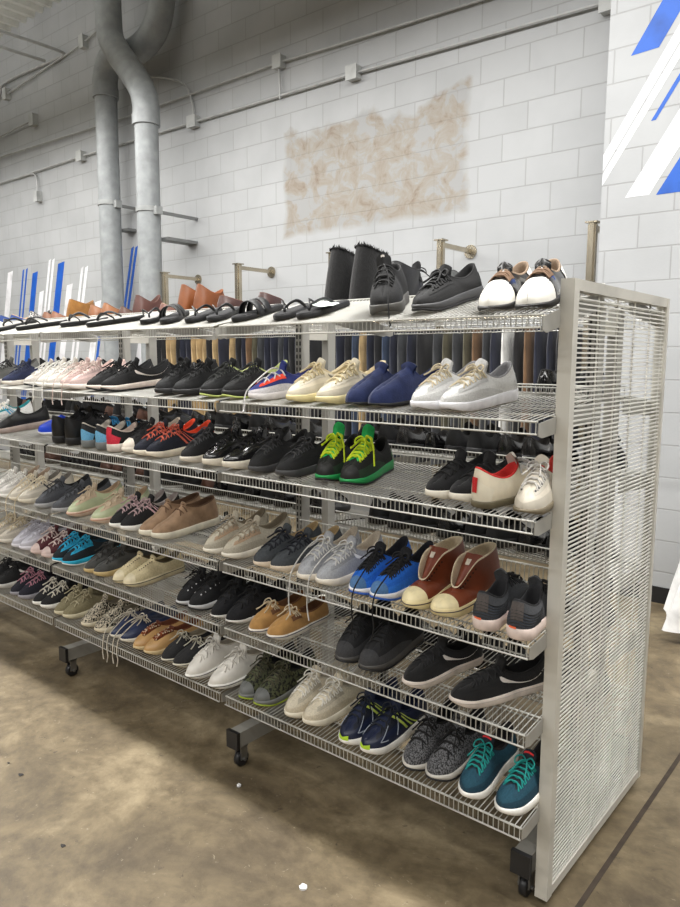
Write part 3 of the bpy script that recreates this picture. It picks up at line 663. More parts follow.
SP = {
 'teal': ('teal running shoe with red tongue top', S(up=(24, 72, 90), sole=W_, lin=(44, 40, 44), patch=(214, 48, 52), pcols=(1, 8), tongue=(28, 44, 58), lace=(20, 148, 142), mud=(18, 58, 76), counter=(30, 44, 58), laces=6, quarter=(22, 66, 84), tl=.03)),
 'grey_marl': ('grey marled knit runner with black laces', S(up=(84, 84, 86), upk='marl', sole=(196, 192, 184), out=BK, lin=BK, lace=BK, laces=4)),
 'navy_neon': ('navy running shoe with lime flashes', S(up=(24, 34, 62), upk='leather', sole=W_, lin=(24, 36, 66), lace=(34, 42, 56), stripes=(190, 208, 90), laces=5, tip=(176, 214, 50), streak=(150, 158, 170))),
 'cream_runner': ('worn off-white running shoe with scuffed toe', S(up=(216, 206, 184), sole=(226, 219, 200), lin=(196, 188, 172), lace=(236, 232, 222), mud=(206, 194, 170), laces=6)),
 'camo_hiker': ('dark olive camouflage hiking shoe with grey toe bumper', S(up=(74, 78, 52), upk='camo', sole=(112, 114, 112), out=(150, 168, 50), lin=BK, lace=(74, 72, 52), cap=(98, 100, 98), capu=.12, laces=6)),
 'white_derby': ('white leather lace-up shoe with dark sole line', S(up=(226, 222, 214), upk='leather', sole=W_, midline=(40, 36, 36), lin=(200, 192, 178), lace=(230, 226, 218), laces=4, point=.5, hs=(.018, .026))),
 'charcoal_boat': ('charcoal canvas boat shoe with pale laces', S(BOAT, up=(52, 52, 54), upk='canvas', sole=(206, 200, 182), midline=(60, 58, 54), lin=(150, 140, 120), lace=(206, 200, 182), bow=True)),
 'tan_moc': ('tan moccasin with brown beaded top', S(BOAT, up=(190, 150, 98), sole=(206, 184, 140), lin=(110, 60, 36), laces=0, tongue=(104, 48, 26), tl=.012, throat=.22, upk='leather', beads=1)),
 'navy_boat': ('navy boat shoe with white sole', S(BOAT, up=(38, 50, 82), sole=(224, 218, 204), lin=(70, 74, 92), lace=(214, 206, 190), dangle=[(1, .055), (-1, .05)])),
 'zebra': ('zebra-patterned slip-on shoe with cream sole', S(LOW, up=(190, 180, 160), upk='zebra', sole=(218, 208, 184), lin=(130, 122, 106), laces=3, lace=(190, 182, 164), bow=False)),
 'olive_cream': ('faded olive canvas shoe with cream sole', S(LOW, up=(130, 122, 94), upk='canvas', sole=(206, 198, 170), lin=(120, 112, 88), lace=(190, 180, 150), laces=3)),
 'black_whitelace': ('black canvas shoe with white laces and sole', S(LOW, up=BK2, upk='canvas', sole=W_, lin=BK, lace=(220, 214, 200), laces=4, lr=.003)),
 'navy_pink': ('navy running shoe with dusty pink laces', S(up=(36, 36, 56), sole=(150, 148, 156), lin=(44, 40, 56), lace=(186, 130, 146), laces=5)),
 'black_swoosh': ('black trainer with white curved swoosh', S(up=BK, sole=(200, 198, 194), lin=BK, lace=BK2, swoosh=W_)),
 'black_skate': ('black suede skate shoe with white swoosh and sole', S(LOW, up=BK, upk='suede', sole=(218, 206, 196), lin=BK, lace=BK2, swoosh=(220, 214, 208), laces=5, bow=False, midline=(200, 190, 182))),
 'black_trail': ('chunky black trail trainer with grey mesh toe', S(up=BK2, sole=(74, 72, 70), out=BK, lin=BK, lace=(30, 30, 32), mud=(66, 66, 68), cap=(58, 58, 60), capu=.12, capk='mesh', laces=6, crest=[(0, .048), (.3, .062), (.65, .084), (1, .108)], heel=.112, rimlow=.08)),
 'tan_boat': ('tan suede boat shoe with white sole', S(BOAT, up=(184, 140, 82), upk='suede', sole=(228, 222, 210), midline=(60, 60, 80), lin=(110, 74, 46), lace=(222, 206, 176), quarter=(120, 80, 52))),
 'black_canvas': ('plain black low sneaker with thin white sole', S(LOW, up=(24, 25, 32), upk='canvas', sole=(214, 210, 204), lin=BK, lace=BK, laces=4, hs=(.014, .018))),
 'black_runner': ('black mesh runner with silver eyelets', S(up=(24, 25, 30), sole=(190, 190, 192), out=BK, lin=BK, lace=BK, eyelets=(190, 190, 194), laces=4)),
 'cream_canvas': ('laceless cream canvas sneaker with rows of eyelets', S(LOW, up=(212, 198, 160), upk='canvas', sole=(216, 204, 170), midline=(58, 48, 44), lin=(96, 84, 62), laces=0, tl=.015, cap=(220, 208, 176), capu=.13, holes=(34, 30, 28))),
 'darkgrey_tan': ('dark grey suede shoe with tan sole', S(LOW, up=(74, 74, 72), upk='suede', sole=(196, 172, 122), lin=(60, 58, 54), lace=(60, 58, 56), laces=4)),
 'cyan': ('bright cyan and black running shoe', S(up=(28, 44, 54), sole=(40, 176, 214), out=(226, 226, 224), lin=(22, 60, 80), lace=(40, 170, 210), quarter=(36, 160, 200), laces=6, lr=.003)),
 'maroon': ('maroon sneaker with pinkish white laces', S(LOW, up=(86, 40, 46), sole=(218, 196, 190), lin=(70, 36, 40), lace=(226, 206, 200), laces=4, cap=(206, 184, 178), capu=.12, lr=.003)),
 'lilac_white': ('pale lilac white trainer with grey lining', S(up=(204, 202, 212), upk='leather', sole=(216, 214, 222), lin=(110, 108, 116), lace=(196, 194, 204), laces=5)),
 'cream_sneaker': ('cream sneaker with loose cream laces', S(up=(206, 198, 184), sole=(214, 208, 196), lin=(150, 144, 132), lace=(206, 192, 164), laces=5, lr=.003)),
 'white_trainer': ('white trainer with tan lining', S(up=(216, 212, 206), upk='leather', sole=W_, lin=(150, 130, 110), lace=W_, laces=5, stripes=(186, 182, 176))),
 'cream_striped': ('cream trainer with black side stripes', S(up=(216, 208, 192), upk='leather', sole=(222, 214, 196), lin=(110, 104, 96), lace=(226, 212, 184), laces=5, stripes=(50, 48, 50), dangle=[(1, .05)])),
 'grey_runner': ('dark grey running shoe', S(up=(86, 88, 94), sole=(170, 170, 172), lin=BK2, lace=(60, 62, 66), laces=5)),
 'mint': ('pale mint and beige trainer with pink sole edge', S(up=(196, 204, 166), upk='leather', sole=(214, 190, 170), lin=(190, 164, 134), lace=(208, 190, 164), quarter=(206, 184, 156), counter=(208, 190, 164), tongue=(206, 186, 160), laces=4, midline=(190, 130, 104))),
 'black_stripes': ('black trainer with three pink side stripes', S(up=BK2, sole=W_, lin=(170, 160, 156), lace=(196, 168, 170), stripes=(212, 178, 184), laces=5)),
 'taupe_chukka': ('taupe suede chukka shoe with white sole', S(HIGH, up=(166, 136, 108), upk='suede', sole=(226, 220, 202), lin=(96, 70, 50), lace=(120, 92, 70), crest=[(0, .040), (.3, .052), (.65, .070), (1, .105)], rimlow=.088, heel=.105, so=.46, laces=2, throat=.38, bow=False, tl=.012)),
 'beige_runner': ('light beige running shoe with white sole', S(up=(190, 182, 164), sole=(228, 222, 208), lin=(128, 116, 96), lace=(170, 158, 138), quarter=(176, 150, 124), laces=5, hs=(.020, .030))),
 'slate_plimsoll': ('slate grey canvas sneaker with cream sole', S(LOW, up=(66, 70, 74), upk='canvas', sole=(222, 206, 186), lin=(168, 144, 104), insole=(176, 152, 112), lace=(30, 34, 48), laces=5, lr=.003)),
 'grey_swoosh': ('light grey knit trainer with white swoosh', S(up=(166, 168, 172), sole=(226, 218, 204), lin=(190, 178, 160), lace=(206, 204, 200), swoosh=(236, 236, 236), laces=5, dangle=[(-1, .075)])),
 'blue_runner': ('bright blue running shoe with long black laces', S(up=(26, 100, 200), sole=(226, 226, 230), out=(40, 90, 180), lin=(22, 26, 40), tongue=(24, 26, 32), lace=(22, 22, 26), mud=(36, 112, 212), cap=(78, 118, 164), capu=.10, capk='mesh', quarter=(26, 104, 206), laces=6, dangle=[(1, .075)])),
 'brown_high': ('brown leather high-top sneaker, cream toe cap', S(HIGH, up=(124, 60, 34), upk='leather', sole=(224, 208, 160), midline=(60, 50, 60), lin=(206, 190, 162), tongue=(118, 54, 32), lace=(182, 164, 136), cap=(228, 214, 170), capu=.17, laces=0, patch=(206, 196, 180), tl=.115, tup=.62, tww=.75, holes=(40, 34, 30), holes_at=(.53, .90), hstep=.022, so=.27, crest=[(0, .040), (.5, .050), (1, .060)], throat=.34)),
 'grey_heel': ('charcoal running shoe turned heel-first, orange mark', S(up=(70, 72, 76), sole=(226, 208, 200), lin=(44, 44, 48), lace=(40, 40, 44), lines=(38, 40, 44), counter=(60, 66, 76), tab=(84, 78, 76), laces=5, mark=(236, 110, 70))),
 'black_platform': ('black dress shoe with thick pale sole, turned sideways', S(up=BK, upk='leather', sole=(176, 160, 152), lin=BK, lace=BK, hs=(.022, .034), laces=0, tl=.02)),
 'white_teal': ('white sneaker with teal trim behind black shoe', S(up=(224, 224, 222), sole=W_, lin=(24, 124, 130), lace=(226, 222, 212), stripes=(40, 150, 190), quarter=(30, 134, 140))),
 'blue_slide': ('small bright blue slipper', S(SLIP, up=(30, 74, 220), sole=(236, 236, 240), lin=(30, 70, 200), upk='plastic')),
 'black_ankle': ('black sneaker turned heel-first', S(up=BK, upk='leather', sole=BK2, lin=BK, lace=BK, heel=.115, rimlow=.09, crest=[(0, .044), (.3, .060), (.65, .085), (1, .12)])),
 'blue_lace': ('grey runner with sky blue laces, heel outward', S(up=(52, 54, 58), sole=(120, 124, 124), lin=(190, 182, 170), lace=(60, 158, 214), counter=(110, 176, 216), mud=(90, 92, 94), lr=.0032)),
 'red_heel': ('black runner with red heel tab, heel outward', S(up=BK, sole=(216, 206, 196), lin=(206, 188, 176), lace=BK2, tab=(206, 44, 66), counter=(206, 44, 66))),
 'black_white_old': ('black sneaker with white toe', S(up=BK2, sole=(220, 212, 198), lin=(170, 156, 140), lace=(40, 40, 42), cap=(222, 212, 198), capu=.14)),
 'navy_orange': ('navy trainer with bright orange stripes and lining', S(up=(30, 36, 58), sole=(224, 214, 196), lin=(226, 74, 36), lace=(214, 100, 76), stripes=(216, 106, 86), quarter=(28, 32, 50), tongue=(30, 34, 52), counter=(224, 76, 40), laces=5)),
 'black_low': ('black trainer with cream white sole', S(up=BK2, sole=(222, 214, 200), lin=BK, lace=(80, 80, 82))),
 'black_whitesole': ('glossy black trainer with thick white sole', S(up=(30, 30, 33), upk='gloss', sole=(222, 214, 198), lin=BK, lace=BK, hs=(.026, .034), quarter=(24, 24, 26))),
 'black_plain': ('all-black running shoe with grey sole', S(up=(34, 35, 37), sole=(66, 66, 68), lin=BK, lace=(60, 60, 62), mud=(42, 42, 44), laces=5)),
 'green_runner': ('green and black trail runner with yellow laces', S(up=(34, 38, 34), sole=(28, 150, 78), out=(24, 24, 24), lin=(24, 26, 24), tongue=(40, 190, 100), lace=(206, 226, 40), laces=6, mud=(36, 60, 40), cap=(26, 28, 26), capu=.10, lr=.0034, counter=(60, 120, 60), hs=(.022, .034), tl=.050, crest=[(0, .052), (.3, .066), (.65, .088), (1, .112)])),
 'black_whiterim': ('black suede shoe with thick white sole', S(LOW, up=(22, 22, 26), upk='suede', sole=(228, 222, 208), lin=BK, lace=BK, laces=4, hs=(.024, .028), bow=False)),
 'white_red_heel': ('cream trainer with red lining, heel to the front', S(up=(218, 208, 186), upk='leather', sole=(96, 88, 66), lin=(190, 40, 36), tongue=(200, 196, 186), lace=(176, 174, 172), patch=(190, 44, 40), redmark=1, counter=(222, 214, 194), hs=(.016, .020), laces=3)),
 'white_red': ('cream trainer with red trim facing forward', S(up=(212, 204, 188), upk='leather', sole=(120, 110, 90), lin=(190, 60, 50), lace=(200, 196, 190), eyelets=(50, 50, 50), laces=5, hs=(.016, .022))),
 'grey_old': ('grey trainer with dark laces', S(up=(104, 104, 100), sole=(200, 196, 188), lin=(70, 68, 66), lace=(50, 50, 52))),
 'navy_white': ('navy shoe with white sole', S(LOW, up=(34, 42, 74), upk='canvas', sole=(232, 224, 212), lin=(40, 46, 74), lace=(40, 48, 76))),
 'black_white_flat': ('white sneaker with black sole edge', S(LOW, up=(216, 208, 198), sole=W_, out=BK, lin=BK, lace=W_)),
 'white_lace': ('white sneaker with trailing white laces', S(up=(232, 226, 216), sole=W_, lin=(200, 190, 176), lace=W_, laces=5, dangle=[(1, .03)])),
 'pink': ('pale pink knit runner', S(up=(218, 190, 184), upk='knit', sole=(236, 226, 218), lin=(206, 178, 170), lace=(226, 206, 198), dangle=[(-1, .035)])),
 'black_bigswoosh': ('black trainer with silver swoosh and white sole', S(up=(28, 28, 31), sole=(226, 212, 202), out=BK, lin=BK, lace=BK, swoosh=(206, 196, 188), mud=(36, 36, 38))),
 'black_trainer': ('matt black running shoe', S(up=(32, 33, 35), sole=(48, 48, 50), lin=BK, lace=(50, 50, 52), cap=(44, 45, 47), capu=.1, capk='mesh')),
 'black_neon': ('black running shoe with lime outsole', S(up=(36, 37, 38), sole=(44, 44, 46), out=(196, 210, 120), lin=(186, 196, 130), lace=(60, 62, 60), hs=(.026, .036))),
 'usa': ('white sneaker with navy and bright red panels', S(LOW, up=(40, 52, 120), sole=(230, 226, 226), lin=(50, 54, 110), lace=(226, 224, 224), counter=(226, 64, 40), tab=(226, 64, 40), mud=(220, 216, 220), quarter=(232, 70, 44), laces=3, bow=False, dangle=[(1, .01)])),
 'cream_classic': ('cream leather trainer with pale yellow sole', S(up=(228, 218, 194), upk='leather', sole=(226, 212, 160), lin=(216, 200, 164), lace=(222, 206, 166), initial=(176, 170, 158), laces=5, lr=.003)),
 'navy_slipper': ('navy felt slipper', S(SLIP, up=(24, 38, 82), upk='suede', sole=(34, 34, 38), lin=(24, 38, 80), tl=.016, tww=.7, tongue=(26, 42, 90), throat=.36, crest=[(0, .042), (.3, .056), (.65, .074), (1, .096)], heel=.085)),
 'white_knit': ('bright white knit trainer', S(up=(228, 228, 226), upk='knit', sole=(236, 236, 240), lin=(150, 150, 152), lace=(220, 206, 176), laces=5)),
 'saddle': ('black and white golf shoe with white toe', S(up=(34, 30, 30), upk='gloss', sole=(52, 50, 48), lin=(140, 120, 100), lace=(128, 100, 78), cap=(232, 230, 222), capu=.31, capk='leather', saddle=(230, 228, 222), laces=5, hs=(.014, .020), tongue=(30, 28, 28), bow=False, throat=.34, tl=.022, crest=[(0, .042), (.3, .052), (.65, .066), (1, .082)], heel=.084, rimlow=.062)),
 'black_big': ('black trainer turned slightly sideways, dark grey sole', S(crest=[(0, .042), (.3, .052), (.65, .066), (1, .080)], heel=.088, rimlow=.06, tl=.03, up=(34, 34, 36), upk='mesh', sole=(66, 66, 68), out=BK, lin=BK, lace=(28, 28, 30), lr=.0032)),
 'black_hiker': ('black high trainer with white tongue patch', S(HIGH, up=(34, 34, 36), upk='mesh', sole=(72, 70, 66), lin=BK, tongue=(30, 30, 32), lace=BK, patch=(206, 200, 194), laces=4, tl=.035, rimlow=.095, heel=.11, crest=[(0, .05), (.3, .07), (.65, .09), (1, .12)], so=.40, hs=(.026, .034), bow=False, dangle=[(1, .01)])),
}
PLACE = [
(1,'black_hiker',-0.603,0.045,24,0.270,0.110),
(1,'black_big',-0.410,0.065,-6,0.290,0.105),
(1,'saddle',-0.200,0.031,4,0.280,0.102),
(1,'saddle',-0.092,0.031,12,0.280,0.102),
(2,'grey_old',-3.074,0.054,-6,0.280,0.098),
(2,'navy_white',-2.883,0.053,-8,0.280,0.096),
(2,'black_white_flat',-2.658,0.048,-8,0.270,0.094),
(2,'white_lace',-2.519,0.039,-5,0.270,0.096),
(2,'white_lace',-2.418,0.039,-5,0.270,0.096),
(2,'pink',-2.312,0.039,-5,0.270,0.096),
(2,'pink',-2.218,0.039,-5,0.270,0.096),
(2,'black_bigswoosh',-2.067,0.050,-14,0.300,0.104),
(2,'black_bigswoosh',-1.943,0.050,-14,0.300,0.104),
(2,'black_trainer',-1.600,0.048,-6,0.290,0.100),
(2,'black_trainer',-1.469,0.048,-6,0.290,0.100),
(2,'black_neon',-1.324,0.043,-8,0.280,0.098),
(2,'black_neon',-1.187,0.043,-8,0.280,0.098),
(2,'usa',-1.056,0.040,-14,0.280,0.094),
(2,'cream_classic',-0.886,0.048,-8,0.290,0.100),
(2,'cream_classic',-0.740,0.048,-8,0.290,0.100),
(2,'navy_slipper',-0.635,0.047,-10,0.290,0.104),
(2,'navy_slipper',-0.531,0.047,-10,0.290,0.104),
(2,'white_knit',-0.394,0.048,-8,0.290,0.102),
(2,'white_knit',-0.281,0.048,-8,0.290,0.102),
(3,'white_teal',-3.388,0.172,-10,0.260,0.090),
(3,'black_platform',-3.020,0.055,-14,0.290,0.098),
(3,'blue_slide',-2.675,0.095,-60,0.240,0.090),
(3,'black_ankle',-2.420,0.049,182,0.270,0.096),
(3,'black_ankle',-2.305,0.049,182,0.270,0.096),
(3,'blue_lace',-2.170,0.049,182,0.270,0.096),
(3,'blue_lace',-2.055,0.049,182,0.270,0.096),
(3,'red_heel',-1.961,0.044,182,0.270,0.095),
(3,'black_white_old',-1.849,0.053,-8,0.280,0.096),
(3,'navy_orange',-1.748,0.047,-10,0.290,0.100),
(3,'navy_orange',-1.648,0.047,-10,0.290,0.100),
(3,'black_low',-1.455,0.044,-6,0.280,0.097),
(3,'black_whitesole',-1.322,0.053,-6,0.300,0.100),
(3,'black_whitesole',-1.194,0.053,-6,0.300,0.100),
(3,'black_plain',-1.081,0.044,-4,0.280,0.100),
(3,'black_plain',-0.930,0.044,-4,0.280,0.100),
(3,'green_runner',-0.803,0.046,12,0.270,0.100),
(3,'green_runner',-0.681,0.046,12,0.270,0.100),
(3,'black_whiterim',-0.340,0.051,-12,0.280,0.098),
(3,'black_whiterim',-0.246,0.051,-12,0.280,0.098),
(3,'white_red_heel',-0.160,0.031,160,0.270,0.094),
(3,'white_red',-0.078,0.029,2,0.270,0.094),
(4,'white_trainer',-3.077,0.044,-3,0.280,0.098),
(4,'white_trainer',-2.965,0.044,-3,0.280,0.098),
(4,'cream_striped',-2.859,0.044,-4,0.280,0.098),
(4,'cream_striped',-2.749,0.044,-4,0.280,0.098),
(4,'grey_runner',-2.599,0.049,-4,0.290,0.098),
(4,'grey_runner',-2.420,0.049,-4,0.290,0.098),
(4,'mint',-2.304,0.044,-4,0.280,0.098),
(4,'mint',-2.086,0.044,-4,0.280,0.098),
(4,'black_stripes',-1.957,0.044,-4,0.280,0.098),
(4,'black_stripes',-1.860,0.044,-4,0.280,0.098),
(4,'taupe_chukka',-1.740,0.054,-5,0.300,0.102),
(4,'taupe_chukka',-1.639,0.054,-5,0.300,0.102),
(4,'beige_runner',-1.323,0.048,-8,0.290,0.098),
(4,'beige_runner',-1.203,0.048,-8,0.290,0.098),
(4,'slate_plimsoll',-1.053,0.053,-8,0.300,0.102),
(4,'slate_plimsoll',-0.951,0.053,-8,0.300,0.102),
(4,'grey_swoosh',-0.840,0.039,-4,0.290,0.102),
(4,'grey_swoosh',-0.739,0.039,-4,0.290,0.102),
(4,'blue_runner',-0.620,0.039,-2,0.290,0.102),
(4,'blue_runner',-0.520,0.039,-2,0.290,0.102),
(4,'brown_high',-0.418,0.044,-2,0.300,0.104),
(4,'brown_high',-0.300,0.044,-2,0.300,0.104),
(4,'grey_heel',-0.181,0.029,184,0.270,0.098),
(4,'grey_heel',-0.079,0.029,184,0.270,0.098),
(5,'cream_sneaker',-3.107,0.044,-4,0.280,0.098),
(5,'cream_sneaker',-2.987,0.044,-4,0.280,0.098),
(5,'lilac_white',-2.861,0.049,-4,0.290,0.098),
(5,'lilac_white',-2.762,0.049,-4,0.290,0.098),
(5,'maroon',-2.667,0.039,-4,0.270,0.094),
(5,'maroon',-2.548,0.039,-4,0.270,0.094),
(5,'cyan',-2.455,0.044,-4,0.280,0.096),
(5,'cyan',-2.352,0.044,-4,0.280,0.096),
(5,'darkgrey_tan',-2.181,0.044,-4,0.280,0.098),
(5,'darkgrey_tan',-2.085,0.044,-4,0.280,0.098),
(5,'cream_canvas',-1.949,0.044,-4,0.280,0.096),
(5,'cream_canvas',-1.854,0.044,-4,0.280,0.096),
(5,'black_runner',-1.511,0.034,-2,0.260,0.095),
(5,'black_runner',-1.418,0.034,-2,0.260,0.095),
(5,'black_canvas',-1.302,0.039,-4,0.270,0.095),
(5,'black_canvas',-1.200,0.039,-4,0.270,0.095),
(5,'tan_boat',-1.078,0.024,-6,0.260,0.094),
(5,'tan_boat',-0.971,0.024,-6,0.260,0.094),
(5,'black_trail',-0.691,0.049,2,0.290,0.105),
(5,'black_trail',-0.575,0.049,2,0.290,0.105),
(5,'black_skate',-0.382,0.041,-20,0.290,0.100),
(5,'black_skate',-0.176,0.024,-30,0.300,0.102),
(6,'black_swoosh',-3.192,0.043,-8,0.280,0.098),
(6,'black_swoosh',-3.074,0.043,-8,0.280,0.098),
(6,'navy_pink',-2.906,0.039,-5,0.270,0.092),
(6,'navy_pink',-2.804,0.039,-5,0.270,0.092),
(6,'black_whitelace',-2.674,0.039,-5,0.270,0.094),
(6,'black_whitelace',-2.582,0.039,-5,0.270,0.094),
(6,'olive_cream',-2.465,0.039,-4,0.270,0.094),
(6,'olive_cream',-2.372,0.039,-4,0.270,0.094),
(6,'zebra',-2.226,0.029,-4,0.250,0.092),
(6,'zebra',-2.100,0.029,-4,0.250,0.092),
(6,'navy_boat',-2.003,0.054,-4,0.280,0.094),
(6,'navy_boat',-1.910,0.054,-4,0.280,0.094),
(6,'tan_moc',-1.816,0.044,-4,0.280,0.096),
(6,'tan_moc',-1.722,0.044,-4,0.280,0.096),
(6,'charcoal_boat',-1.623,0.044,-2,0.280,0.096),
(6,'charcoal_boat',-1.529,0.044,-2,0.280,0.096),
(6,'white_derby',-1.423,0.028,-6,0.300,0.104),
(6,'white_derby',-1.268,0.028,-6,0.300,0.104),
(6,'camo_hiker',-1.144,0.039,0,0.290,0.100),
(6,'camo_hiker',-1.046,0.039,0,0.290,0.100),
(6,'cream_runner',-0.911,0.054,-4,0.300,0.105),
(6,'cream_runner',-0.807,0.054,-4,0.300,0.105),
(6,'navy_neon',-0.657,0.039,-3,0.290,0.103),
(6,'navy_neon',-0.551,0.039,-3,0.290,0.103),
(6,'grey_marl',-0.417,0.044,0,0.280,0.100),
(6,'grey_marl',-0.316,0.044,0,0.280,0.100),
(6,'teal',-0.209,0.027,-3,0.265,0.096),
(6,'teal',-0.078,0.027,-3,0.265,0.096),
]
LV = ['top shelf', 'second shelf down', 'third shelf down', 'fourth shelf down', 'fifth shelf down', 'bottom shelf']
def shelf_z(k, y):
    return ZF[k-1]+(y-YF)*RISE[k-1]/(YBK-YF)
def seat_thing(root, k, x, y, yaw, far=False):
    t = math.atan(RISE[k-1]/(YBK-YF)); z = shelf_z(k, y)+.0040
    if far:
        if k == 1: z = 1.692+(y-YF)*.06/(YBK-YF)+.004; t = math.atan(.06/(YBK-YF))
        root.matrix_world = Matrix.Translation((x, 2*YC-y, z)) @ Matrix.Rotation(-t, 4, 'X') @ Matrix.Rotation(math.radians(yaw), 4, 'Z') @ Matrix.Diagonal((0.925, 1.04, 1.12, 1))
    else:
        root.matrix_world = Matrix.Translation((x, y, z)) @ Matrix.Rotation(t, 4, 'X') @ Matrix.Rotation(math.radians(yaw), 4, 'Z') @ Matrix.Diagonal((0.925, 1.04, 1.12, 1))
from collections import Counter
cnt = Counter((p[0], p[1]) for p in PLACE); seen = Counter()
spec_extra = {}
def extra_parts(n, s, root):
    if n == 'grey_heel':
        B = MB()
        s.addgrid(B, s.patch_mesh(1, lambda a, b: (.90+.10*a, .02+.10*b), 5, 2, .003), False); B.build('orange_mark', mat((236, 110, 70), 'paint'), root)
    if n == 'white_red_heel':
        B = MB()
        for sd in (1, -1): s.addgrid(B, s.patch_mesh(sd, lambda a, b: (.965+.035*a, .30+.45*b), 4, 5, .003), sd < 0)
        B.build('heel_logo', mat((178, 30, 34), 'paint'), root)
    if n == 'tan_moc':
        B = MB()
        r_ = random.Random(2)
        for i in range(90):
            u = r_.uniform(.18, .49); sd = r_.choice((1, -1)); v = r_.uniform(.72, 1.0); q = s.surf(sd, u, v, off=.003); q2 = s.surf(sd, u, v, off=.0065); B.cur = i % 3; B.tube([q, q2], .0034, 6)
        B.build('bead_trim', [mat((112, 52, 26), 'leather'), mat((146, 74, 36), 'leather'), mat((206, 186, 160), 'leather')], root)
    if n == 'green_runner':
        B = MB(); k0 = (s.surf(1, .47, .97, off=.006)+s.surf(-1, .47, .97, off=.006))/2
        sd = -1
        B.tube(smoothpath([k0, k0+np.array([.02, -.01, .018]), k0+np.array([.05, -.03, -.005]), k0+np.array([.062, -.05, -.06])], 5), .003, 5); B.build('loose_lace', mat((206, 226, 40), 'lace'), root, True)
order = Counter()
for (k, n, x, y, yaw, L, Wd) in PLACE:
    desc, sp = SP[n]; i = seen[(k, n)]; seen[(k, n)] += 1; tot = cnt[(k, n)]
    root = empty({'saddle': 'golf_shoe', 'navy_slipper': 'slipper', 'blue_slide': 'slipper', 'brown_high': 'high_top_sneaker', 'taupe_chukka': 'chukka_shoe', 'white_derby': 'leather_shoe', 'black_platform': 'dress_shoe'}.get(n, 'boat_shoe' if 'boat' in n else ('moccasin' if n == 'tan_moc' else ('slip_on_shoe' if n == 'zebra' else 'sneaker'))))
    mir = 1 if i == 0 else -1
    if abs(yaw) > 90: mir = -mir
    sh = Shoe(L, Wd, mir, sp); sh.build(root); extra_parts(n, sh, root)
    seat_thing(root, k, x, y, yaw)
    lab = desc + ', ' + LV[k-1]
    if tot > 1: lab += ', ' + ('left' if i == 0 else 'right') + ' one'
    tag(root, lab, 'shoe', 'shoes on the ' + LV[k-1])

# ---- flat sandals on the near side of the top shelf
def flipflop(L, W, mir, topc, strapc, thick=.016, bandtype='v'):
    root = empty('flip_flop' if bandtype == 'v' else 'slide_sandal')
    s = Shoe(L, W, mir, dict(hs=(thick, thick)))
    us = [i/26 for i in range(27)]; loop = [(1, u) for u in us]+[(-1, u) for u in us[::-1][1:-1]]
    rg_ = lambda off, z: [s.foot(sd, u, off, z) for sd, u in loop]
    B = MB(); R = [rg_(-.003, 0), rg_(0, .003), rg_(0, thick-.003), rg_(-.002, thick)]; B.grid(R, True); B.fan(R[0][::-1], (0, 0, 0)); B.fan(R[-1], (0, 0, thick)); B.build('sole', mat((30, 30, 32), 'rubber'), root, True)
    B = MB(); r1 = rg_(-.0055, thick+.0015); B.fan(r1, (0, 0, thick+.0017)); B.build('footbed', mat(topc, 'canvas'), root)
    B = MB()
    if bandtype == 'v':
        toe = np.array([s.cx(.2), -L*.30, thick])
        for sg in (1, -1):
            e = s.foot(sg, .52, -.003, thick-.004)
            pts = smoothpath([toe, toe+np.array([0, .006, .014]), (toe+e)/2+np.array([sg*.010, .0, .030]), e+np.array([0, 0, .012]), e], 5)
            B.tube(pts, .0055, 6, True, .5)
        B.build('thong_strap', mat(strapc, 'plastic'), root, True)
    else:
        for y0 in (-.06, -.015):
            rows = []
            for yy in (y0, y0+.018, y0+.036):
                rows.append([np.array([W*.49*math.cos(a), yy, thick*.5+.045*math.sin(a)]) for a in np.linspace(0, PI, 14)])
            B.grid(rows)
        o = B.build('strap', mat(strapc, 'leather'), root, True)
        md = o.modifiers.new('thick', 'SOLIDIFY'); md.thickness = .003
    return root
GR = (128, 128, 128); DK = (52, 52, 55)
FF = [(-3.02, .06, 20, (150, 148, 144), BK, 'v', 'grey flip-flop at far left, sole pale'), (-2.70, .03, -60, (156, 154, 150), BK, 'v', 'grey flip-flop lying across shelf beside blue slipper'),
      (-2.36, .05, -70, (146, 145, 142), BK, 'v', 'grey flip-flop under the mustard suede boot'), (-2.08, .04, -60, (150, 149, 146), BK, 'v', 'grey thong sandal left of the black sandals'),
      (-1.84, .06, 50, (150, 148, 146), BK, 'v', 'grey flip-flop in the sandal heap, left edge'), (-1.68, .05, 35, (58, 58, 60), BK, 's', 'strappy grey sandal in middle of the sandal heap'),
      (-1.50, .06, 28, DK, BK, 'v', 'black flip-flop in front of cognac boots'), (-1.385, .06, 24, DK, BK, 'v', 'black flip-flop right of the sandal heap'),
      (-1.19, .05, 10, BK2, BK, 's', 'crumpled black slide sandal beside the shelf joint'), (-1.00, .04, 14, (46, 46, 48), BK, 'v', 'black flip-flop with curled strap, left of its pair'),
      (-.875, .05, 8, (42, 42, 44), BK, 'v', 'black flip-flop carrying a pale paper tag')]
for j, (x, y, yaw, tc1, sc, bt, lab) in enumerate(FF):
    r = flipflop(.26, .092, 1 if j % 2 else -1, tc1, sc, .016, bt); seat_thing(r, 1, x, y, yaw); tag(r, lab, 'sandal', 'flat sandals on the top shelf')
B = MB(); rows = [[(a*.035, b_*.05, .003*math.sin(3*a+b_)) for b_ in np.linspace(-1, 1, 6)] for a in np.linspace(-1, 1, 6)]; B.grid(rows)
tgp = B.build('paper_tag', mat((214, 226, 220), 'paint', .6)); md = tgp.modifiers.new('t', 'SOLIDIFY'); md.thickness = .001
tgp.location = (-.845, .02, shelf_z(1, .02)+.034); tgp.rotation_euler = (.2, .05, .5); tag(tgp, 'pale green and white paper tag lying on the black flip-flop', 'tag')

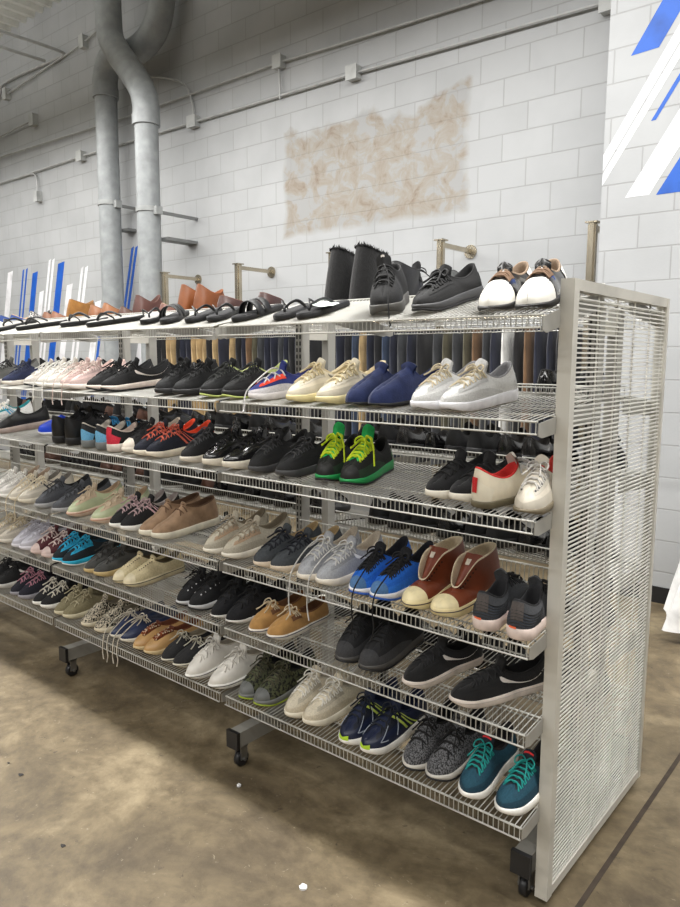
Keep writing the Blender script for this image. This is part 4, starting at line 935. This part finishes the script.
# ---- far side of the top shelf
BOOT = dict(hs=(.014, .020), crest=[(0, .045), (.3, .058), (.6, .078), (.8, .12), (1, .235)], so=.40, rimlow=.225, heel=.235, rimw=.050, laces=0, tl=0, flare=.002)
ANK = dict(hs=(.014, .022), crest=[(0, .042), (.3, .056), (.65, .090), (1, .150)], so=.44, rimlow=.125, heel=.150, rimw=.036, laces=0, tl=0, flare=.002, upk='leather')
LOAF = dict(BOAT, laces=0, tl=.0)
FAR1 = [(-4.26, S(SLIP, up=(36, 62, 120), sole=BK, lin=(40, 60, 100)), 'slipper', 'blue fabric slipper on the top shelf, far left end'),
        (-4.12, S(SLIP, up=(40, 66, 126), sole=BK, lin=(180, 150, 120)), 'slipper', 'blue fabric slipper with tan lining, far left top'),
        (-3.86, S(LOW, up=(190, 188, 184), upk='zebra', sole=BK, lin=BK, laces=3), 'sneaker', 'black and white patterned shoe on the top shelf'),
        (-3.68, S(LOAF, up=(118, 76, 50), sole=(80, 50, 36), lin=(120, 76, 54)), 'loafer', 'tan loafer left beside the mustard suede boot'),
        (-3.57, S(LOAF, up=(128, 84, 58), sole=(80, 50, 36), lin=(120, 76, 54)), 'loafer', 'tan loafer touching the mustard suede boot'),
        (-3.38, S(ANK, up=(144, 98, 42), upk='suede', sole=(50, 40, 34), lin=(120, 84, 44), rimlow=.12, heel=.13), 'ankle_boot', 'mustard suede ankle boot on the top shelf'),
        (-3.13, S(LOAF, up=(136, 88, 54), sole=(90, 60, 40), lin=(120, 80, 56), heel=.09, rimlow=.075), 'loafer', 'light brown loafer left of the thick pipes'),
        (-3.02, S(LOAF, up=(146, 96, 60), sole=(90, 60, 40), lin=(120, 80, 56), heel=.095, rimlow=.075), 'loafer', 'light brown loafer in front of the left pipe'),
        (-2.84, S(LOAF, up=(84, 56, 44), sole=(60, 40, 32), lin=(60, 40, 34)), 'loafer', 'dark brown shoe between the two thick pipes'),
        (-2.70, S(ANK, up=(84, 50, 42), sole=(50, 34, 28), lin=(80, 50, 42), heel=.12, rimlow=.10), 'ankle_boot', 'reddish brown ankle boot in front of right pipe'),
        (-2.46, S(LOAF, up=(110, 70, 60), sole=(50, 34, 28), lin=(150, 120, 100)), 'loafer', 'small brown shoe behind the sandal heap'),
        (-2.30, S(ANK, up=(126, 70, 30), sole=(70, 40, 22), lin=(120, 66, 30), heel=.150, rimlow=.13), 'ankle_boot', 'cognac leather boot, left of the pair'),
        (-2.17, S(ANK, up=(120, 66, 28), sole=(70, 40, 22), lin=(120, 66, 30), heel=.145, rimlow=.12), 'ankle_boot', 'cognac leather boot, right of the pair'),
        (-1.985, S(LOAF, up=(70, 44, 38), sole=(36, 26, 24), lin=(96, 66, 56), heel=.085, rimlow=.08, rimw=.036), 'loafer', 'dark brown loafer beside the cognac boots'),
        (-1.73, S(LOAF, up=(66, 42, 38), sole=(36, 26, 24), lin=(90, 62, 54), heel=.085, rimlow=.08, rimw=.036), 'loafer', 'dark brown loafer alone behind black slide sandal'),
        (-1.305, S(BOOT, up=(10, 10, 11), upk='fur', sole=BK, lin=(16, 16, 18), fray=1), 'boot', 'tall black furry boot, left of the pair'),
        (-1.165, S(BOOT, up=(10, 10, 11), upk='fur', sole=BK, lin=(16, 16, 18), fray=1), 'boot', 'tall black furry boot, right of the pair'),
        (-.975, S(HIGH, up=(40, 40, 43), upk='leather', sole=BK2, lin=BK, lace=BK, hs=(.022, .03), heel=.16, rimlow=.15, crest=[(0, .05), (.3, .06), (.65, .09), (1, .17)]), 'high_top_sneaker', 'black high-top standing behind the black trainers'),
        (-.70, S(up=(74, 76, 76), sole=(60, 60, 62), lin=(50, 50, 52), lace=(60, 60, 60), heel=.11, rimlow=.085), 'sneaker', 'dark grey trainer behind, left of the golf shoes')]
for j, (x, sp, nm, lab) in enumerate(FAR1):
    r = empty(nm); tall = sp.get('heel', 0) > .2
    Shoe(.28, .10 if not tall else .118, 1 if j % 2 else -1, sp).build(r); seat_thing(r, 1, x, .125 if not tall else .12, 180+((j*37) % 13-6), True)
    tag(r, lab, 'boot' if 'boot' in nm else 'shoe', 'footwear on the far side of top shelf')

# ---- far side of the lower shelves (a few makes, copied)
FT = [('black far-side sneaker', S(up=BK, sole=BK2, lin=BK, lace=BK)), ('black leather far-side shoe', S(LOW, up=(28, 26, 26), upk='gloss', sole=BK, lin=(50, 44, 40), lace=BK, bow=False)),
      ('brown leather far-side shoe', S(LOAF, up=(84, 52, 38), sole=(50, 34, 26), lin=(80, 56, 40))), ('glossy black far-side heel', S(SLIP, up=(14, 14, 16), upk='patent', sole=BK, lin=(24, 22, 22)))]
protos = {}
rf = random.Random(11)
def far(k, x, t, yawj=None):
    if t not in protos:
        r = empty(['sneaker', 'leather_shoe', 'loafer', 'court_shoe'][t]); Shoe(.275, .096, 1, FT[t][1]).build(r); protos[t] = r
    else: r = copy_tree(protos[t])
    seat_thing(r, k, x, .07+rf.uniform(-.01, .02), 180+(rf.uniform(-5, 5) if yawj is None else yawj), True)
    bay = int((-x-.02)//1.2192); bl = ['bay nearest the end panel', 'second bay from end panel', 'third bay from end panel', 'farthest bay'][min(3, max(0, bay))]
    lab = '%s, %s, %s' % (FT[t][0], LV[k-1], bl)
    tag(r, lab, 'shoe', lab)
for k, xs in ((2, [-.20, -.34, -2.16, -2.28, -2.40, -2.54, -3.36, -3.50, -3.72, -3.88, -4.1]), (3, None), (4, None), (5, None), (6, None)):
    if xs is None:
        xs = []; x = -.16
        while x > (-4.3 if k < 5 else -3.2):
            if min(abs(x+.03), abs(x+1.235), abs(x+2.454), abs(x+3.673)) > .065 and rf.random() > .07: xs.append(round(x, 3))
            x -= rf.uniform(.106, .122)
    for x in xs:
        t = 3 if (k == 2 and x > -.5) else rf.choice((0, 0, 1, 1, 3) if x > -2.2 else (0, 1, 2, 2, 1))
        far(k, x, t)
